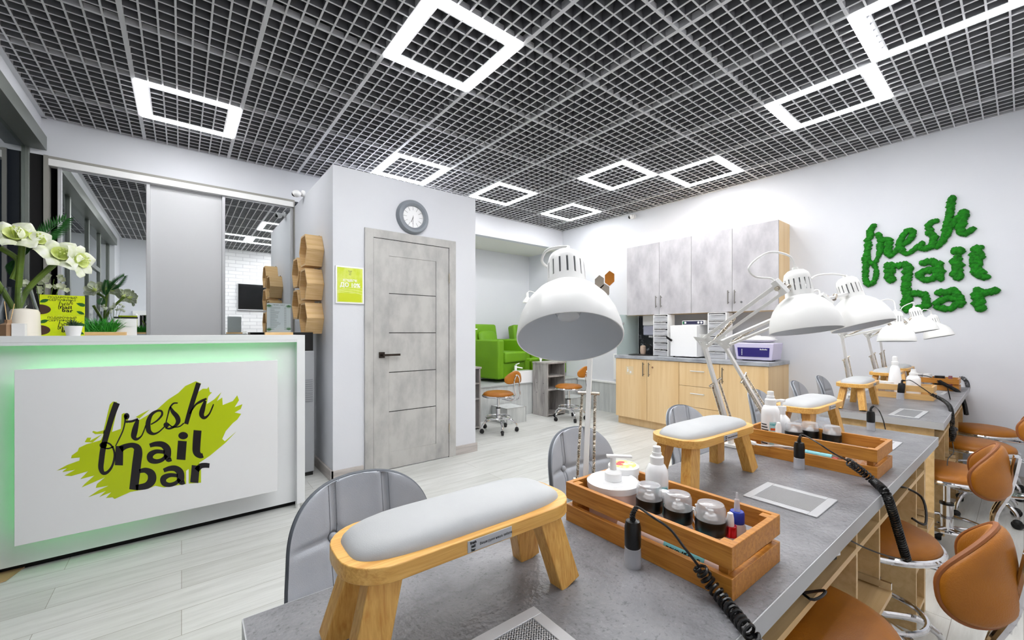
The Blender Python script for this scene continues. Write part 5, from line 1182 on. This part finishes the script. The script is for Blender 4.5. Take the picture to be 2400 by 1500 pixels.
# ------------------------------------------------------------------ desk lamps
def lamp(base, elbow, joint, rim, axis, lab, cord):
    o = Vector(base); t = thing('architect_lamp', lab, 'lamp', base, 0, 'white swing arm lamps clamped to the tables'); E_ = Vector(elbow)-o; J = Vector(joint)-o; Rm = Vector(rim)-o; A = Vector(axis).normalized()
    MB().box(-.022, .022, -.03, .022, .001, .012).box(-.022, .022, .014, .024, -.06, .001).cyl((0, 0, .01), (0, 0, .05), .011, seg=14).build('clamp', M_lampw, t, bevel=.001)
    lo = E_-Vector((0, 0, .05)); d1 = lo.normalized(); side = d1.cross((J-E_).normalized())
    side = side.normalized() if side.length > .05 else Vector((1, 0, 0)); pn = d1.cross(side).normalized()
    l = MB().bar(Vector((0, 0, .04)), E_, .013, .013, side).build('lower_arm', M_lampw, t, bevel=.001)
    m = MB()
    for sg in (-1, 1):
        a_ = Vector((0, 0, .055))+side*sg*.022; b_ = Vector((0, 0, .05)).lerp(E_, .56)+side*sg*.018; m.tube(coil([a_, a_.lerp(b_, .5), b_], .0036, .001, 60), .0013, 5)
    m.build('springs', M_steel, l)
    m = MB(); p = Vector((0, 0, .05)); q = p.lerp(E_, .57); m.cyl(q-side*.03, q+side*.03, .0045, seg=10).cyl(Vector((0, 0, .05))-side*.032, Vector((0, 0, .05))+side*.032, .0045, seg=10); m.build('spring_pins', M_steel, l)
    u = (J-E_).normalized(); up = side.cross(u).normalized()
    if up.z < 0: up = -up
    br = MB()
    for sg in (-1, 1):
        pl_ = [E_-u*.012-up*.03, E_+u*.03-up*.03, E_+u*.03+up*.006, E_+up*.03-u*.012]; br.f([br.v(p_+side*sg*.011) for p_ in pl_])
        for w2 in (.0015,): br.f([br.v(p_+side*sg*(.011+w2)) for p_ in pl_])
    br.cyl(E_+u*.0-side*.016, E_-side*-.016, .005, seg=10).cyl(E_-up*.022+u*.02-side*.016, E_-up*.022+u*.02+side*.016, .005, seg=10); br.build('elbow_joint', M_lampw, t, sharp=20)
    m = MB(); m.bar(E_+up*.004, J+up*.008, .011, .011, side); m.build('upper_arm', M_lampw, t, bevel=.001)
    m = MB(); m.bar(E_-up*.024+u*.02, J-up*.018, .009, .009, side); m.build('upper_arm', M_lampw, t, bevel=.001)
    m = MB(); a_ = E_-up*.024+u*.02+side*.013; b_ = E_.lerp(J, .45)+side*.013; m.tube(coil([a_, a_.lerp(b_, .5), b_], .004, .001, 36), .0012, 5); m.build('springs', M_steel, t)
    # head joint
    nk = Rm+A*.118; dn = (nk-J); dh = dn.normalized()
    m = MB(); m.bar(J-up*.024, J+up*.022, .02, .014, side).bar(J, nk-dh*.030, .010, .010); m.build('head_bracket', M_lampw, t, bevel=.001)
    MB().cyl(J-side*.016, J+side*.016, .006, seg=12).cyl(J.lerp(nk, .35)-side*.01, J.lerp(nk, .35)+side*.01, .007, seg=12).build('wing_nut', M_steel, t)
    R = .085; SEG = 64
    prof = [(R, 0), (R*1.005, .004), (R*.985, .02), (R*.925, .041), (R*.81, .063), (R*.65, .081), (R*.48, .093), (R*.405, .0975), (R*.40, .102), (R*.395, .112), (R*.385, .145), (R*.375, .152), (R*.34, .163), (R*.24, .171), (R*.09, .174), (R*.085, .182), (0, .183)]
    shd = MB().lathe(prof, Rm, A, SEG, skip=lambda i, k: i == 9 and k % 4 == 0).build('shade', [M_lampw, M_lampi], t, sharp=40)
    so = shd.modifiers.new('wall', 'SOLIDIFY'); so.thickness = .0016; so.offset = -1; so.material_offset = 1; so.use_rim = True
    bm2 = MB().lathe([(0, .036), (.018, .042), (.028, .065), (.024, .1), (.014, .112), (.013, .13), (0, .13)], Rm, A, 24).build('bulb', mat('clear_bulb', (226, 230, 232), .06, alpha=.55, coat=.5), shd)
    top = Rm+A*.182; cp = [top]+[Vector(p)-o for p in cord]+[J+up*.02]
    MB().tube(cp, .0028, 8, smooth=8).build('cord', M_lampw, t)
    return t
def AX(r, u_, a_): return (rtv*r+Vector((0, 0, 1))*u_+fwv*a_)
b1 = (.85, .742, TZ)
lamp(b1, (.93, .79, 1.2), PD(1308, 668, .80), PD(1335, 795, .66), AX(.02, .88, .48), 'big white lamp in the centre, its grey inner shade facing the camera', [PD(1330, 578, .78), PD(1285, 585, .80), PD(1270, 610, .82), PD(1285, 628, .83)])
lamp((1.69, .725, TZ), (1.484, .735, 1.17), PD(1828, 672, 1.13), PD(1888, 776, 1.13), AX(-.05, .98, .16), 'second white lamp, its curved cord before the right wall cupboard', [PD(1850, 600, 1.15), PD(1800, 592, 1.15), PD(1756, 625, 1.15), PD(1770, 648, 1.15), PD(1805, 652, 1.14)])
lamp((2.07, .72, TZ), (1.74, .78, 1.16), PD(1934, 702, 1.30), PD(2022, 765, 1.36), AX(-.13, .95, .244), 'third white lamp, half hidden behind the second lamp shade', [PD(1975, 645, 1.36), PD(1945, 642, 1.36), PD(1905, 650, 1.34), PD(1880, 690, 1.32), PD(1915, 680, 1.31)])
lamp((3.70, .765, TZ), (3.42, .76, 1.19), PD(2088, 758, 2.36), PD(2101, 800, 2.36), AX(.024, 1, .058), 'fourth white lamp, upright shade below the moss letter b', [PD(2094, 706, 2.4), PD(2075, 702, 2.4), PD(2055, 715, 2.42)])
lamp((4.62, .775, TZ), (4.25, .78, 1.18), PD(2124, 752, 2.84), PD(2161, 778, 2.80), AX(-.125, .97, .195), 'fifth white lamp, tilted, between two others at the far end', [PD(2140, 709, 2.82), PD(2115, 720, 2.83), PD(2112, 735, 2.84)])
lamp((4.94, .78, TZ), (4.62, .77, 1.2), PD(2165, 762, 3.12), PD(2201, 790, 3.12), AX(-.123, .96, .2), 'sixth white lamp, farthest to the right', [PD(2180, 728, 3.15), PD(2162, 727, 3.15)])
